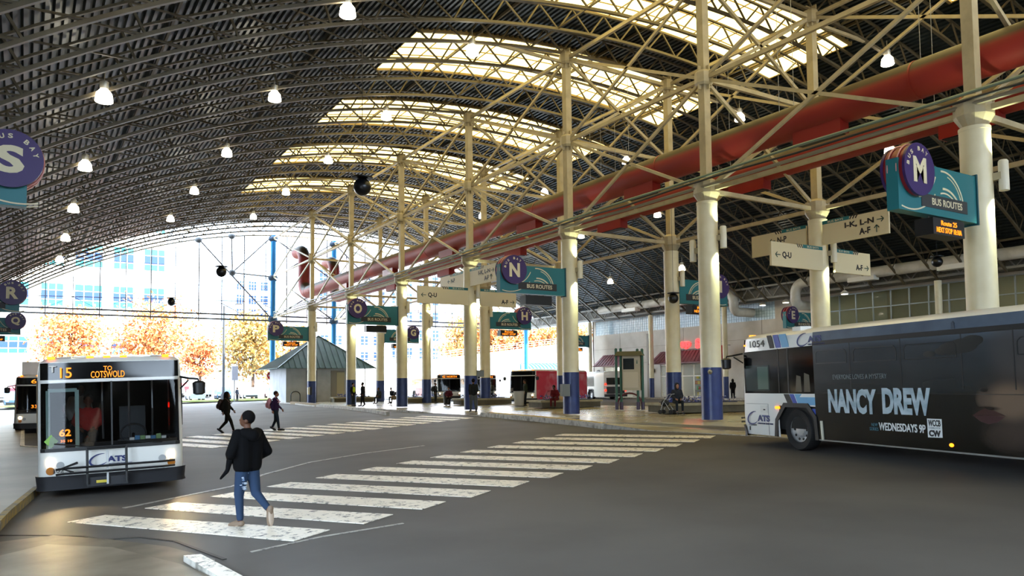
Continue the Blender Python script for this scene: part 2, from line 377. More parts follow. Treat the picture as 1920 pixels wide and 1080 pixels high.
# bracing bays
def bay(k):
    y0, y1 = RY[k], (RY[k + 1] if k < 7 else 84.9)
    e = empty('bracing_beam', (RX[1], y0, HB), 0, 'cream cross-braced steel starting at ' + WHERE[k], 'steel bracing', 'bracing of the roof spine')
    def P(row, yy, z): return (RX[row] - RX[1], yy - y0, z - HB)
    def member(nm, p, q, w):
        p, q = Vector(p), Vector(q); d = (q - p).normalized() * .28
        MB().bar(p + d, q - d, w, w * 1.15).build(nm, steel, e)
    for row in (1, 2):
        for z in (HB, HM, HU): member('longitudinal_strut', P(row, y0, z), P(row, y1, z), .14)
        for za, zb in ((HB, HM), (HM, HU)):
            member('cross_brace', P(row, y0, za), P(row, y1, zb), .11); member('cross_brace', P(row, y0, zb), P(row, y1, za), .11)
    if True:
        for z in (HB, HM, HU): member('transverse_strut', P(1, y0, z), P(2, y0, z), .15)
        for za, zb in ((HB, HM), (HM, HU)):
            member('cross_brace', P(1, y0, za), P(2, y0, zb), .12); member('cross_brace', P(1, y0, zb), P(2, y0, za), .12)
    # struts from the top node out to the arches
    for s, row in ((-1, 1), (1, 2)):
        member('roof_strut', P(row, y0, HU - .2), (P(row, 0, 0)[0] + s * 4.2, 0, arc_pt(RX[row] + s * 4.2, RB) - HB), .12)
    return e
for k in range(0, 8): bay(k)
# horizontal tie truss along the shop-side columns
b = MB(); X3 = RX[3]
for z in (9.05, 10.1): b.bar((X3, -5, z), (X3, 85, z), .16)
n = 50
for i in range(n):
    ya, yb = -5 + 90 * i / n, -5 + 90 * (i + 1) / n
    b.bar((X3, ya, 9.05), (X3, (ya + yb) / 2, 10.1), .08); b.bar((X3, (ya + yb) / 2, 10.1), (X3, yb, 9.05), .08)
tag(b.build('edge_girder', M('grey_steel', '#8d8c86', .5)), 'grey lattice girder above the shop-side columns', 'girder')
b = MB(); b.quad((X3 + .35, -5, 8.95), (X3 + .35, 85, 8.95), (X3 + .35, 85, 10.3), (X3 + .35, -5, 10.3)); b.quad((X3 + .35, -5, 8.95), (X3 + .35, 85, 8.95), (57.0, 85, 8.95), (57.0, -5, 8.95))
struct(b.build('wall_upper', M('perforated_metal', '#77766f', .6, noise=(30, '#4e4d49', .45, .6))))
# ================================================================ unseen walls added to block sky light
dim = M('blocker_wall_plain', '#6f6a60', .8)
b = MB(); b.quad((-6.2, 10, -2), (-6.2, 84, -2), (-6.2, 84, 11), (-6.2, 10, 11)); b.quad((-6.2, -26, -2), (-6.2, -1, -2), (-6.2, -1, 11), (-6.2, -26, 11)); struct(b.build('blocker_wall_left', dim))  # added to keep side light off the roof; the gap lets some in
b = MB(); b.quad((-6.2, -26, -2), (57, -26, -2), (57, -26, 10.2), (-6.2, -26, 10.2)); struct(b.build('blocker_wall_back', dim))  # added to darken windscreen reflections; sky light enters above it

# ================================================================ shop building on the right
XW = 57.0
bw = M('beige_wall', '#bfb8ae', .7, noise=(.7, '#b0a89c', .4, .7))
def holed(b, x, ys, zs, holes, th=.25):
    for y0, y1 in zip(ys, ys[1:]):
        for z0, z1 in zip(zs, zs[1:]):
            ym, zm = (y0 + y1) / 2, (z0 + z1) / 2
            if not any(h[0] < ym < h[1] and h[2] < zm < h[3] for h in holes): b.bbox((x, y0, z0), (x + th, y1, z1))
SH = [(53.6, 61.5, .175, 3.6), (66.0, 71.0, .175, 3.6), (-8, 41.5, 6.2, 8.75), (46.5, 72.4, 7.3, 8.9)]
ys = sorted({-30, -8, 41.5, 46.5, 53.6, 61.5, 66, 71, 72.4, 73}); zs = [-.3, .175, 3.6, 6.2, 7.3, 8.75, 8.9, 13]
b = MB(); holed(b, XW, ys, zs, SH); b.bbox((XW, 72.8, -.3), (XW + 16, 73, 13)); struct(b.build('wall_right', bw))
b = MB()
for z in (3.9, 5.6): b.bbox((XW - .012, 41.5, z), (XW, 73, z + .03))
for y in (48, 53, 58, 63, 68): b.bbox((XW - .012, y, 3.6), (XW, y + .03, 7.3))
struct(b.build('trim_8', M('wall_joint', '#8e8579', .7)))
slab('floor_shops', [(53.4, -30), (XW + 12, -30), (XW + 12, 73), (53.4, 73)], .175, sidewalk, .3)
# glass block band
gb = M('glass_block', '#b9cfdc', .15, noise=(3, '#9fb8c9', .4, .7)); gj = M('block_mortar', '#7f97a6', .6)
b = MB(); b.bbox((XW + .02, 46.5, 7.3), (XW + .2, 72.4, 8.9)); b.mat(1)
for i in range(1, 87): y = 46.5 + .3 * i; b.bbox((XW + .005, y - .015, 7.3), (XW + .03, y + .015, 8.9))
for i in range(1, 6): z = 7.3 + .27 * i; b.bbox((XW + .005, 46.5, z - .015), (XW + .03, 72.4, z + .015))
struct(b.build('window_8', [gb, gj]))
# upper glazing with a lit olive hall behind
b = MB(); alu = M('aluminium', '#9aa3a5', .35, .6)
for i in range(34): y = -8 + 1.5 * i; b.bbox((XW + .02, y - .04, 6.2), (XW + .14, y + .04, 8.75))
for z in (6.24, 7.45, 8.71): b.bbox((XW + .02, -8, z - .04), (XW + .14, 41.5, z + .04))
w9 = struct(b.build('window_9', alu))
b = MB(); b.quad((XW + .08, -8, 6.2), (XW + .08, 41.5, 6.2), (XW + .08, 41.5, 8.75), (XW + .08, -8, 8.75)); b.build('window_pane', GL('pane', '#c8cfb8', .22), w9)
hall = M('olive_hall', '#8f8c66', .8)
b = MB(); b.bbox((XW + 9, -8, 4.0), (XW + 9.1, 41.5, 10)); b.bbox((XW + .3, -8, 4.0), (XW + 9, 41.5, 4.1)); b.bbox((XW + .3, -8, 10), (XW + 9, 41.5, 10.1)); b.bbox((XW + .3, 41.4, 4), (XW + 9, 41.5, 10)); struct(b.build('wall_hall', hall))
lampwhite = EM('lamp_white', '#fff6dc', 6.0)
for i, (x, y) in enumerate(((XW + 3, 24.5), (XW + 3, 32.5), (XW + 5, 29.0), (XW + 4, 20.0))):
    tag(MB().lathe([(.45, 0), (.4, .1), (.05, .16)], (x, y, 9.4), 14).build('hall_lamp', lampwhite), 'round lit ceiling lamp behind the upper glazing, ' + ['above the bus front half', 'nearest the wayfinding post', 'set deeper in the hall', 'nearest the right edge'][i], 'lamp', 'lamps in the upper hall')
# shop fronts
shopin = M('shop_interior', '#d9dcda', .8)
for i, (y0, y1) in enumerate(((53.6, 61.5), (66.0, 71.0))):
    b = MB(); X2 = XW + 6; b.bbox((X2, y0, .175), (X2 + .1, y1, 3.9)); b.bbox((XW + .2, y0 - .1, .175), (X2, y0, 3.9)); b.bbox((XW + .2, y1, .175), (X2, y1 + .1, 3.9)); b.bbox((XW + .2, y0, 3.8), (X2, y1, 3.9)); struct(b.build('wall_shop_%s' % 'ab'[i], shopin))
    b = MB(); n = 5 if i == 0 else 3
    for j in range(n + 1): y = y0 + (y1 - y0) * j / n; b.bbox((XW + .05, y - .05, .175), (XW + .17, y + .05, 3.6))
    for z in (.25, 2.35, 3.55): b.bbox((XW + .05, y0, z - .05), (XW + .17, y1, z + .05))
    w = struct(b.build('window_%d' % (10 + i), white))
    b = MB(); b.quad((XW + .11, y0, .2), (XW + .11, y1, .2), (XW + .11, y1, 3.6), (XW + .11, y0, 3.6)); b.build('window_pane', GL('shop_pane', '#cfe2ea', .2), w)
    for j in range(2): tag(MB().bbox((XW + 2, y0 + .8 + 2.3 * j, 3.66), (XW + 2.5, y0 + 2.4 + 2.3 * j, 3.78)).build('shop_lamp', lampwhite), '%s strip lamp on the ceiling inside the %s shop' % (['nearer', 'farther'][j], ['red sign', 'far awning'][i]), 'lamp', 'shop strip lamps')
    cols = ['#c9762c', '#2f5f9a', '#d8c23b', '#4a9a5b', '#a83232', '#e8e4d8']
    rk = empty('shop_shelf', (XW + 4.6, (y0 + y1) / 2, .175), 0, 'stocked shelf unit seen through the %s shop window' % ['red sign', 'far awning'][i], 'shelf')
    for z in (.1, .7, 1.3, 1.9): MB().box((0, 0, z), (.5, y1 - y0 - 1.2, .05)).build('shelf_board', ltgrey, rk)
    for z in (.1, .7, 1.3, 1.9):
        b = MB(); yy = -(y1 - y0) / 2 + .8
        while yy < (y1 - y0) / 2 - .9:
            ww = random.uniform(.2, .5); b.mat(random.randrange(6)).box((0, yy + ww / 2, z + .2), (.35, ww * .9, random.uniform(.25, .42))); yy += ww
        o = b.build('shelf_goods', [M('goods_' + c[1:], c, .5) for c in cols], rk); o['kind'] = 'stuff'
# awnings
awn = M('awning_red', '#6f4248', .5, noise=(2, '#805056', .4, .7)); awe = M('awning_bright', '#c0161c', .5)
def awning(y0, y1, label):
    e = empty('awning', (XW, y0, 3.7), 0, label, 'awning', 'red shop awnings'); w = y1 - y0
    b = MB(); b.add([(-.02, .6, 1.25), (-.02, w - .6, 1.25), (-1.2, w, 0), (-1.2, 0, 0)], [(0, 1, 2, 3)]); b.add([(-.02, .6, 1.25), (-1.2, 0, 0), (-.02, 0, 0)], [(0, 1, 2)])
    b.add([(-.02, w - .6, 1.25), (-.02, w, 0), (-1.2, w, 0)], [(0, 1, 2)])
    n = int(w / .5)
    for i in range(1, n): y = w * i / n; ya = .6 + (w - 1.2) * i / n; b.bar((-.04, ya, 1.27), (-1.2, y, .02), .03, .04)
    b.build('awning_sheet', awn, e)
    MB().box((-1.22, w / 2, -.04), (.05, w, .12)).build('awning_edge', M('awning_lip', '#5b2027', .5), e)
    MB().bbox((-1.1, -.03, .05), (-.02, .01, .12)).build('awning_bracket', dkgrey, e)
awning(53.0, 62.0, 'dull red metal awning below the lit red shop sign')
awning(65.2, 71.6, 'red metal awning at the far end of the shops, behind info kiosk')
e = empty('banner', (XW - .9, 51.8, 3.7), 0, 'narrow bright red banner behind the slim column by the bus', 'banner')
MB().box((0, 0, .7), (.9, .06, 1.5)).build('banner_cloth', awe, e); MB().box((.44, 0, 1.5), (.88, .05, .05)).build('banner_arm', dkgrey, e)
# red lit shop sign: squat script letters
red_em = EM('red_neon', '#ff1a1a', 3.0)
e = empty('shop_sign', (XW - .08, 56.6, 5.45), 0, 'lit red shop lettering above the dull red awning', 'sign')
T0 = Matrix(((0, 0, -1, 0), (-1, 0, 0, 0), (0, 1, 0, 0), (0, 0, 0, 1)))
text('lit_letter', 'ap', 1.5, .75, red_em, e, Matrix.Translation((0, 1.1, 0)) @ T0, .06); text('lit_letter', 'S', .6, .95, red_em, e, Matrix.Translation((0, -.6, .1)) @ T0, .06)
text('dark_letter', 'am', .9, .45, M('maroon', '#5a2328', .5), e, Matrix.Translation((0, -1.45, 0)) @ T0, .04)
MB().bbox((.02, -2.1, -.45), (.08, 2.0, -.38)).build('sign_rail', dkgrey, e)
for y, lab in ((62.6, 'round black wall speaker between the two red awnings'), (71.9, 'round black wall speaker at the far corner of the shops')):
    tag(MB().lathe([(.28, 0), (.28, .1), (.2, .16), (.0, .12)], (XW - .16, y, 3.0), 18, 'X').build('wall_speaker', black), lab, 'speaker')
tag(MB().bbox((XW - .1, 63.2, .175), (XW - .01, 63.5, 7.0)).build('drain_pipe', M('brown_pipe', '#7d7468', .5)), 'brown drain pipe on the wall left of the dull awning', 'pipe')
# white air duct with two drop elbows
dm = M('white_duct', '#cfccc2', .4, noise=(1.2, '#b5b1a5', .4, .75))
e = empty('air_duct', (54.6, 20, 9.85), 0, 'white round air duct along the shop side eaves', 'duct')
b = MB(); b.path([(0, -30, 0), (0, 21, 0)], .42, 18); b.path([(0, 30.5, 0), (0, 48.5, 0)], .42, 18, caps=True); b.build('duct_run', dm, e, 40)
def elbow(y, sgn): return [(0, y - sgn * 1.5, 0)] + [(0, y + sgn * .9 * sin(t), -.9 + .9 * cos(t)) for t in [pi / 2 * i / 6 for i in range(7)]] + [(0, y + sgn * .9, -1.3)] + [(.5 - .5 * cos(t), y + sgn * .9, -1.3 - .5 * sin(t)) for t in [pi / 2 * i / 4 for i in range(1, 5)]] + [(2.5, y + sgn * .9, -1.8)]
b = MB(); b.path(elbow(21.5, 1), .42, 18); b.build('drop_elbow', dm, e, 40); b = MB(); b.path(elbow(30, -1), .42, 18); b.build('drop_elbow', dm, e, 40)
for y in (-12, -5, 2, 9, 16, 36, 43):
    MB().box((-.25, y, -.42), (.7, 2.2, .35)).build('duct_outlet', white, e)
for i, (x, y) in enumerate(((56.0, 47.0), (56.0, 44.5), (54.9, 38.0))):
    e = empty('canopy_light', (x, y, 8.5), 0, 'small round downlight under the eaves, ' + ['farthest of three', 'middle of three', 'nearest of three'][i], 'lamp', 'eaves downlights'); MB().lathe([(.28, 0), (.3, .12), (.1, .3)], n=14).build('lamp_housing', white, e); MB().lathe([(.02, -.02), (.24, -.02), (.24, .0)], n=14).build('lamp_lens', lampwhite, e); MB().tube((0, 0, .3), (0, 0, .5), .04).build('lamp_stem', ltgrey, e)

# ================================================================ big red ducts over the island
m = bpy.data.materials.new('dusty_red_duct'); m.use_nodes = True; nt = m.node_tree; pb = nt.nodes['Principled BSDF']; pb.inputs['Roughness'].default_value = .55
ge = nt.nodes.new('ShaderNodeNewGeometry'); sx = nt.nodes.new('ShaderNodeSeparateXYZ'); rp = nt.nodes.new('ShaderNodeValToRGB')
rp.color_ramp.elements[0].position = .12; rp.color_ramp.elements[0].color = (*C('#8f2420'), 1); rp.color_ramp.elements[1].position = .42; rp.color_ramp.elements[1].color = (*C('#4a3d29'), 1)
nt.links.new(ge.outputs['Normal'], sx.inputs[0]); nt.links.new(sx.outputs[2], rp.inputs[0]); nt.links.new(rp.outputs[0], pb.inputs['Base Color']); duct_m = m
red_m = M('red_duct_paint', '#8f2420', .35)
def big_duct(x, z, r, ye, zt, label, ph):
    e = empty('air_duct', (x, 0, z), 0, label, 'duct'); R = 1.25
    pts = [(0, -12, 0), (0, ye - R, 0)] + [(0, ye - R + R * sin(t), R - R * cos(t)) for t in [pi / 2 * i / 7 for i in range(1, 8)]] + [(0, ye, zt - z - R)] + [(0, ye + R - R * cos(t), zt - z - R + R * sin(t)) for t in [pi / 2 * i / 7 for i in range(1, 8)]] + [(0, ye + 2.6, zt - z)]
    b = MB(); b.path(pts, r, 22); b.build('duct_pipe', duct_m, e, 40)
    for t in (ye - 8, ye - 3.2, ye - 1.6, 62, 50, 36, 26, 14):
        MB().path([(0, t, 0), (0, t + .07, 0)], r * 1.025, 22).build('duct_flange', red_m, e, 40)
    for k in range(1, 8):
        y = (RY[k] + RY[k - 1]) / 2 + ph
        b = MB(); b.box((-.1, y, -r - .12), (.5, 2.0, .5)); b.build('duct_outlet', red_m, e)
        MB().box((-.1, y, -r - .385), (.4, 1.8, .03)).build('outlet_grille', M('outlet_black', '#15100f', .6), e)
        for s in (-1, 1): MB().tube((s * r * .7, y + 1.5, r * .7), (s * r * .7, y + 1.5, 5.4), .012, 5).build('hanger_rod', ltgrey, e)
big_duct(24.6, 11.4, .62, 80.0, 16.0, 'large dusty red duct nearer the road, running the length of the island', 1.2)
big_duct(27.6, 11.0, .56, 79.3, 15.0, 'large dusty red duct on the far side of its twin', -2.6)
# cable conduits clipped along the lower struts
for i, (x, z, r, mm, lab) in enumerate(((22.25, 9.62, .055, M('pale_green_conduit', '#7f9080', .4), 'pale green conduit, upper line along the front columns'), (22.2, 9.42, .045, dkgrey, 'dark cable run just under the pale green conduit'), (22.3, 9.25, .07, M('galvanised_tray', '#8a8270', .5), 'galvanised cable tray, lowest line along the front columns'))):
    b = MB(); pts = [(x, -2, z)] + [(x + random.uniform(-.03, .03), y, z + random.uniform(-.04, .03)) for y in range(2, 84, 3)]; b.path(pts, r, 8)
    tag(b.build('cable_conduit', mm), lab, 'conduit')

# ================================================================ hanging high-bay lamps
glow = EM('lamp_glow', '#fff4d8', 7.0); hous = M('lamp_housing', '#b9b6ad', .4, .5)
proto = empty('high_bay_lamp', (0, 0, 0))
MB().lathe([(.02, .12), (.1, .2), (.26, .0), (.3, -.28), (.28, -.3), (.0, -.34)], n=18).build('lamp_bowl', glow, proto, 50)
MB().lathe([(.12, .15), (.15, .2), (.15, .42), (.05, .47)], n=14).build('lamp_ballast', hous, proto, 40)
MB().tube((0, 0, .45), (0, 0, .9), .02, 6).build('hanger_rod', hous, proto)
rows = [(2.2, 12.1, [2, 3, 4, 5, 6, 7]), (17.25, 17.15, [1, 2, 3, 4, 5, 6, 7]), (35.1, 17.15, [1, 2, 3, 4, 5, 6, 7]), (50.0, 12.05, [4, 5, 6, 7]), (9.6, 15.2, [2.5, 3.5, 4.5, 5.5, 6.5]), (42.65, 15.2, [1.5, 2.5, 3.5, 4.5, 5.5, 6.5])]
rn = ['along the left eave', 'in the left row below the skylights', 'in the right row below the skylights', 'along the shop side eave', 'midway up the left slope', 'midway up the right slope']
first = True; ordn = ['nearest', 'second', 'third', 'fourth', 'fifth', 'sixth', 'seventh']
for (x, z, ks), nm in zip(rows, rn):
    for i, k in enumerate(ks):
        y = RY[int(k)] if k == int(k) else (RY[int(k)] + RY[int(k) + 1]) / 2
        o = proto if first else copy_tree(proto); first = False
        o.location = (x, y - .12 if k == int(k) else y, z); tag(o, 'lit high bay lamp, %s of the lamps %s' % (ordn[i], nm), 'lamp', 'hanging high bay lamps')
# black dome speakers
proto = None
for y, lab in ((27.9, 'black ball speaker under a flat disc, largest of three'), (53.0, 'black ball speaker under a flat disc before the far gable'), (73.4, 'small black ball speaker low over the parked bus')):
    if not proto:
        o = proto = empty('ball_speaker', (10.8, y, 9.2)); MB().ball((0, 0, 0), .34, 22, 12).build('ball_shell', M('speaker_black', '#0d1118', .3), o, 60)
        MB().lathe([(.0, .3), (.40, .33), (.40, .37), (.12, .42), (.0, .42)], n=24).build('speaker_disc', black, o, 40); MB().tube((0, 0, .4), (0, 0, 7.1), .012, 6).build('hanger_rod', black, o)
    else: o = copy_tree(proto); o.location.y = y
    tag(o, lab, 'speaker', 'ball speakers hung from the roof')
for x, y, lab in ((25.4, 21.4, None), (49.6, 27.6, 'black dome speaker hung before the shop windows'), (29.2, 30.4, 'black dome under the lamp of the rear column near bay I sign')):
    if lab:
        o = copy_tree(proto); o.location = (x, y, 9.2 if x > 40 else 6.1); tag(o, lab, 'speaker')
        if x < 40: o.scale = (.8, .8, .8)

# ================================================================ bay signs
purple = M('sign_purple', '#37215f', .4); teal = M('sign_teal', '#1f6f78', .4); bone = M('sign_bone', '#d9cfb0', .5); ringred = M('sign_red', '#8a1f2b', .35); ringpink = M('sign_pink_tube', '#c98a86', .3)
def bay_sign(row, k, s, letter, led, label):
    """s = -1 when the sign reaches toward the road (-X), +1 the other way."""
    x0, y0 = RX[row] + (.26 if letter == 'S' else 0), RY[k]; e = empty('bay_sign', (x0, y0, 5.9), 0, label, 'sign', 'bus bay signs'); H = 1.32
    xa, xb = sorted((s * .38, s * (3.75 if row == 0 else 4.1)))
    MB().bbox((xa, -.16, 0), (xb, .16, H)).build('sign_panel', teal, e)
    MB().bbox((s * .34 - .06, -.2, -.05), (s * .34 + .06, .2, H + .05)).build('mounting_post', M('sign_teal_dark', '#124a55', .4), e)
    cx, cz = s * 3.4, 1.07; D = MB()
    D.path([(cx, -.26, cz), (cx, .26, cz)], .66, 36).build('sign_drum', ringred, e, 40)
    for yy in (-.12, .12):
        MB().path([(cx + .69 * cos(t), yy, cz + .69 * sin(t)) for t in [2 * pi * i / 36 for i in range(36)]], .022, 6, closed=True).build('neon_ring', ringpink, e, 60)
    MB().path([(cx, -.33, cz), (cx, -.26, cz)], .68, 40).build('sign_disc', purple, e, 40); MB().path([(cx, .26, cz), (cx, .33, cz)], .68, 40).build('sign_disc', purple, e, 40)
    for f in (-1, 1):
        F = lambda X, Z, yy: frame((X, yy, Z), (-f, 0, 0), (0, f, 0))
        text('bay_letter', letter, .58 if letter not in 'IE' else (.2 if letter == 'I' else .42), .66, bone, e, F(cx, cz - .02, f * .335), .04)
        for i, ch in enumerate('BUS BAY'):
            if ch == ' ': continue
            t = radians((168 if s < 0 else 128) - i * 19); px, pz = cos(t) * .53, sin(t) * .53
            text('rim_letter', ch, .1, .11, bone, e, frame((cx - f * px, f * .335, cz + pz), (-f * sin(t), 0, -cos(t)), (0, f, 0)), .03)
        lx = s * 2.0; MB().box((lx, f * .165, .36), (2.2, .02, .34)).build('route_plate', dkgrey, e)
        text('route_lettering', 'BUS ROUTES', 1.45, .19, bone, e, F(lx - f * .1, .36, f * .18), .015)
        A = MB()
        for ccx, ccz, r, t0, t1, w in ((2.05, .25, .98, 5, 95, .05), (2.05, .25, .88, 20, 75, .03), (2.1, -.1, .86, 38, 95, .06), (2.1, -.1, .74, 45, 105, .04), (.3, 1.6, 1.55, 245, 318, .035), (.5, 1.5, 1.1, 280, 335, .035)):
            n = 14
            for i in range(n):
                a, c = radians(t0 + (t1 - t0) * i / n), radians(t0 + (t1 - t0) * (i + 1) / n)
                P = lambda t: ((s * 4.1 - s * (1.1 if ccx > 1 else .0) - s * (ccx - 1.1) - s * r * cos(t)) if ccx > 1 else (s * 4.1 - s * (ccx + r * cos(t) + .2)), f * .165, ccz + r * sin(t))
                p, q = P(a), P(c)
                if all(.02 < v[2] < H - .02 and min(abs(xa), abs(xb)) + .03 < abs(v[0]) < 4.05 for v in (p, q)): A.bar(p, q, w, .012, up=(0, 1, 0))
        if A.v: A.build('white_swirl', bone, e)
    if led is not None:
        MB().box((s * 2.0, 0, -.3), (1.5, .5, .44)).build('message_board', black, e)
        for xx in (1.5, 2.5): MB().tube((s * xx, 0, -.1), (s * xx, 0, .02), .02, 6).build('board_hanger', ltgrey, e)
        if led:
            T = lambda z: frame((s * 2.0, -.256, z), (1, 0, 0), (0, -1, 0))
            text('led_text', led[0], .75, .13, ledtxt, e, T(-.2), .01); text('led_text', led[1], 1.2, .14, ledtxt, e, T(-.39), .01)
bay_sign(1, 1, -1, 'M', ('Route 25', 'NEXT STOP 10:10A'), 'teal bay M sign with round purple disc, largest at right')
bay_sign(1, 3, -1, 'N', (), 'teal bay N sign with round purple disc')
bay_sign(1, 5, -1, 'O', (), 'teal bay O sign with round purple disc')
bay_sign(1, 7, -1, 'P', ('Route', 'NEXT STOP'), 'teal bay P sign with round purple disc')
bay_sign(2, 3, 1, 'I', ('Route', 'NEXT 10:10A'), 'teal bay sign half hidden behind the column by the seated person')
bay_sign(2, 5, 1, 'H', ('Route', 'NEXT STOP'), 'teal bay H sign with purple disc at its right end')
bay_sign(2, 7, 1, 'G', ('Route', 'NEXT STOP'), 'teal bay G sign with purple disc behind a front column')
bay_sign(0, 2, 1, 'S', None, 'teal bay S sign cut by the left picture edge')
bay_sign(0, 5, 1, 'R', None, 'teal bay R sign at left, above the Q sign')
bay_sign(0, 7, 1, 'Q', ('Route', 'NEXT STOP'), 'teal bay Q sign at left, below the R sign')
bay_sign(3, 4, -1, 'E', ('Route', 'NEXT STOP'), 'teal bay E sign with red drum above the advert bus front')
bay_sign(3, 7, -1, 'C', ('Route', 'NEXT STOP'), 'teal bay sign at the far end of the shops')
# ---------------------------------------------------------------- wayfinding blades
board = M('blade_cream', '#d8cdac', .5); ink = M('blade_ink', '#1c1622', .5)
def arrow(e, F, d, size=.3):
    b = MB(); a = .035
    b.bar((-size / 2, 0, .004), (size / 2, 0, .004), a, .01)
    for sg in (-1, 1): b.bar((size / 2, 0, .004), (size / 2 - size * .38, sg * size * .36, .004), a, .01)
    o = b.build('arrow_mark', M('arrow_green', '#23463f', .5), e); o.matrix_local = F @ Matrix.Rotation(d, 4, 'Z')
def blade(e, p, u, n, w, lines, s, teal_len=1.3):
    """Board from point p along u (length w); n faces the reader; s=+1: the post is at the reader's left."""
    u, n = Vector(u), Vector(n); p = Vector(p); c = p + u * (w / 2); h = 1.0; rd = Vector((0, 0, 1)).cross(n)  # reader's right
    B = empty('direction_blade'); B.parent = e
    MB().bar(p - Vector((0, 0, 0)), p + u * w, .1, h).build('blade_board', board, B)
    for f in (1, -1):
        N = n * f; r = rd * f; t = u * (teal_len / 2) + p + N * .053 + Vector((0, 0, .46))
        MB().bar(t - u * (teal_len / 2), t + u * (teal_len / 2), .006, .15).build('blade_stripe', teal, B)
        b = MB()
        for i in range(3): q = p + u * (teal_len + .08 + i * .13) + N * .053 + Vector((0, 0, .46)); b.bar(q - Vector((0, 0, .075)) - u * .05, q + Vector((0, 0, .075)) + u * .05, .05, .006, up=tuple(N))
        b.build('blade_dash', [ink], B)
        text('stripe_lettering', 'BUS BAYS', .75, .085, bone, B, frame(t + N * .004, r, N), .01)
    for txt, arr, du, dz, hh in lines:
        lw = hh * .62 * len(txt); q = p + u * du + n * .056 + Vector((0, 0, dz))
        text('blade_lettering', txt, lw, hh, ink, B, frame(q, rd, n), .03)
        if arr is not None:
            off = (lw / 2 + .28) * (1 if arr[0] == 'r' else -1); arrow(B, frame(q + rd * off, rd, n), {'r': 0, 'l': pi, 'u': pi / 2}[arr[1]])
def wayfinder(x, y, label):
    e = empty('direction_sign', (x, y, 0), 0, label, 'sign', 'wayfinding boards on the columns'); zl, zu = 6.85, 8.0
    blade(e, (-.42, -.46, zl), (-1, 0, 0), (0, -1, 0), 3.3, [('Q-U', 'll', 2.35, -.02, .3)], -1)
    blade(e, (.42, -.46, zl), (1, 0, 0), (0, -1, 0), 2.55, [('A-F', 'rr', 1.72, -.18, .26)], 1)
    blade(e, (-.2, -.42, zu), (0, -1, 0), (-1, 0, 0), 3.05, [('I-K, L-N', 'rr', 1.75, .14, .27), ('A-F', 'ru', 2.0, -.22, .27)], 1)
    blade(e, (-.2, .42, zu), (0, 1, 0), (-1, 0, 0), 3.05, [('N-P', 'll', 1.3, .1, .27)], -1)
wayfinder(RX[2], RY[2], 'four cream direction boards on the column above the advert bus')
wayfinder(RX[1], RY[4], 'long cream direction boards Q-U and A-F on the middle column')

# ---------------------------------------------------------------- cylinder lamps on the columns
LL = {1: ['on the column with the bay M sign', 'on the column left of the advert bus', 'on the column with the bay N sign', 'on the column with the long direction boards', 'on the column with the bay O sign', 'on the slim column between bays O and P', 'on the column with the bay P sign'],
      2: ['on the rear column beyond the right edge', 'among the direction signs above the advert bus', 'on the rear column behind the hooded sitter', 'on the rear column behind the bay N column', 'on the column with the bay H sign', 'on the rear column below the Q-U board', 'on the column with the bay G sign']}
cyl = M('cylinder_lamp_white', '#dcd8c8', .4); proto = None
for row in (1, 2):
    for k in range(1, 8):
        for dx, dy, z in (((.2, -.62, 6.75),) if k > 2 or row == 2 else ((.2, -.62, 6.8), (-.2, .62, 6.4))):
            if proto is None:
                proto = o = empty('column_lamp'); MB().lathe([(.0, 0.02), (.12, .02), (.13, 0), (.13, .82), (.1, .86), (.0, .86)], n=18).build('lamp_cylinder', cyl, o, 40)
                MB().box((-.04, .14, .42), (.2, .26, .2)).build('lamp_bracket', M('bracket_beige', '#b5ab8e', .5), o)
            else: o = copy_tree(proto)
            o.location = (RX[row] + dx, RY[k] + dy, z); 
            if dx < 0: o.rotation_euler.z = pi
            tag(o, ('left-hand ' if dx < 0 else '') + 'white cylinder lamp, ' + LL[row][k - 1], 'lamp', 'cylinder lamps on the columns')
            if dx > 0 and k < 7 and (row, k) != (2, 5) and (row, k) != (2, 3):
                for zz, dn, en in ((z - .03, -1, 260), (z + .9, 1, 90)):
                    sd = bpy.data.lights.new('column_lamp_light', 'SPOT'); sd.energy = en; sd.color = (.92, 1.0, .62); sd.spot_size = radians(80); sd.spot_blend = .6; sd.shadow_soft_size = .06
                    so = bpy.data.objects.new('column_lamp_light', sd); COL.objects.link(so); so.location = (RX[row] + dx * .98, RY[k] + dy * 1.02, zz)
                    so.rotation_euler = Vector((-dx * .45, -dy * .45, dn)).to_track_quat('-Z', 'Y').to_euler()
# ================================================================ the far gable and what lies beyond
YG = 85.0; bluep = M('blue_gable_paint', '#2f8fd0', .4); gsteel = M('grey_gable_steel', '#66696d', .5)
GX = [22.7, 29.52, 55.4]
for i, (x, lab) in enumerate(zip(GX, ('tall blue gable column beside the hut', 'blue gable column behind the hut roof', 'cyan-blue gable column before the autumn hillside'))):
    e = empty('gable_column', (x, YG, -.1), 0, lab, 'column', 'blue columns of the far gable')
    MB().lathe([(.3, 0), (.3, arc_pt(x, RB) + .1)], n=20).build('column_tube', bluep, e, 40)
    b = MB()
    for z in (9.1, 13.6, 17.9):
        if z < arc_pt(x, RB): b.ball((0, 0, z), .55, 14, 8, (1, .7, .75))
    b.build('node_casting', M('node_blue_grey', '#41566e', .5), e, 60)
e = empty('gable_frame', (0, YG, 0), 0, 'grey steel wind frame hung across the far open gable', 'frame')
for z in (8.85, 9.35): MB().bar((-4, 0, z), (55.4, 0, z), .16).build('frame_chord', gsteel, e)
MB().bar((-4, 0, 10.35), (22.7, 0, 10.9), .07).build('frame_rail', gsteel, e); MB().bar((29.5, 0, 10.9), (55.4, 0, 10.3), .07).build('frame_rail', gsteel, e)
xs = [1.53 + 2.265 * i for i in range(-2, 24)]
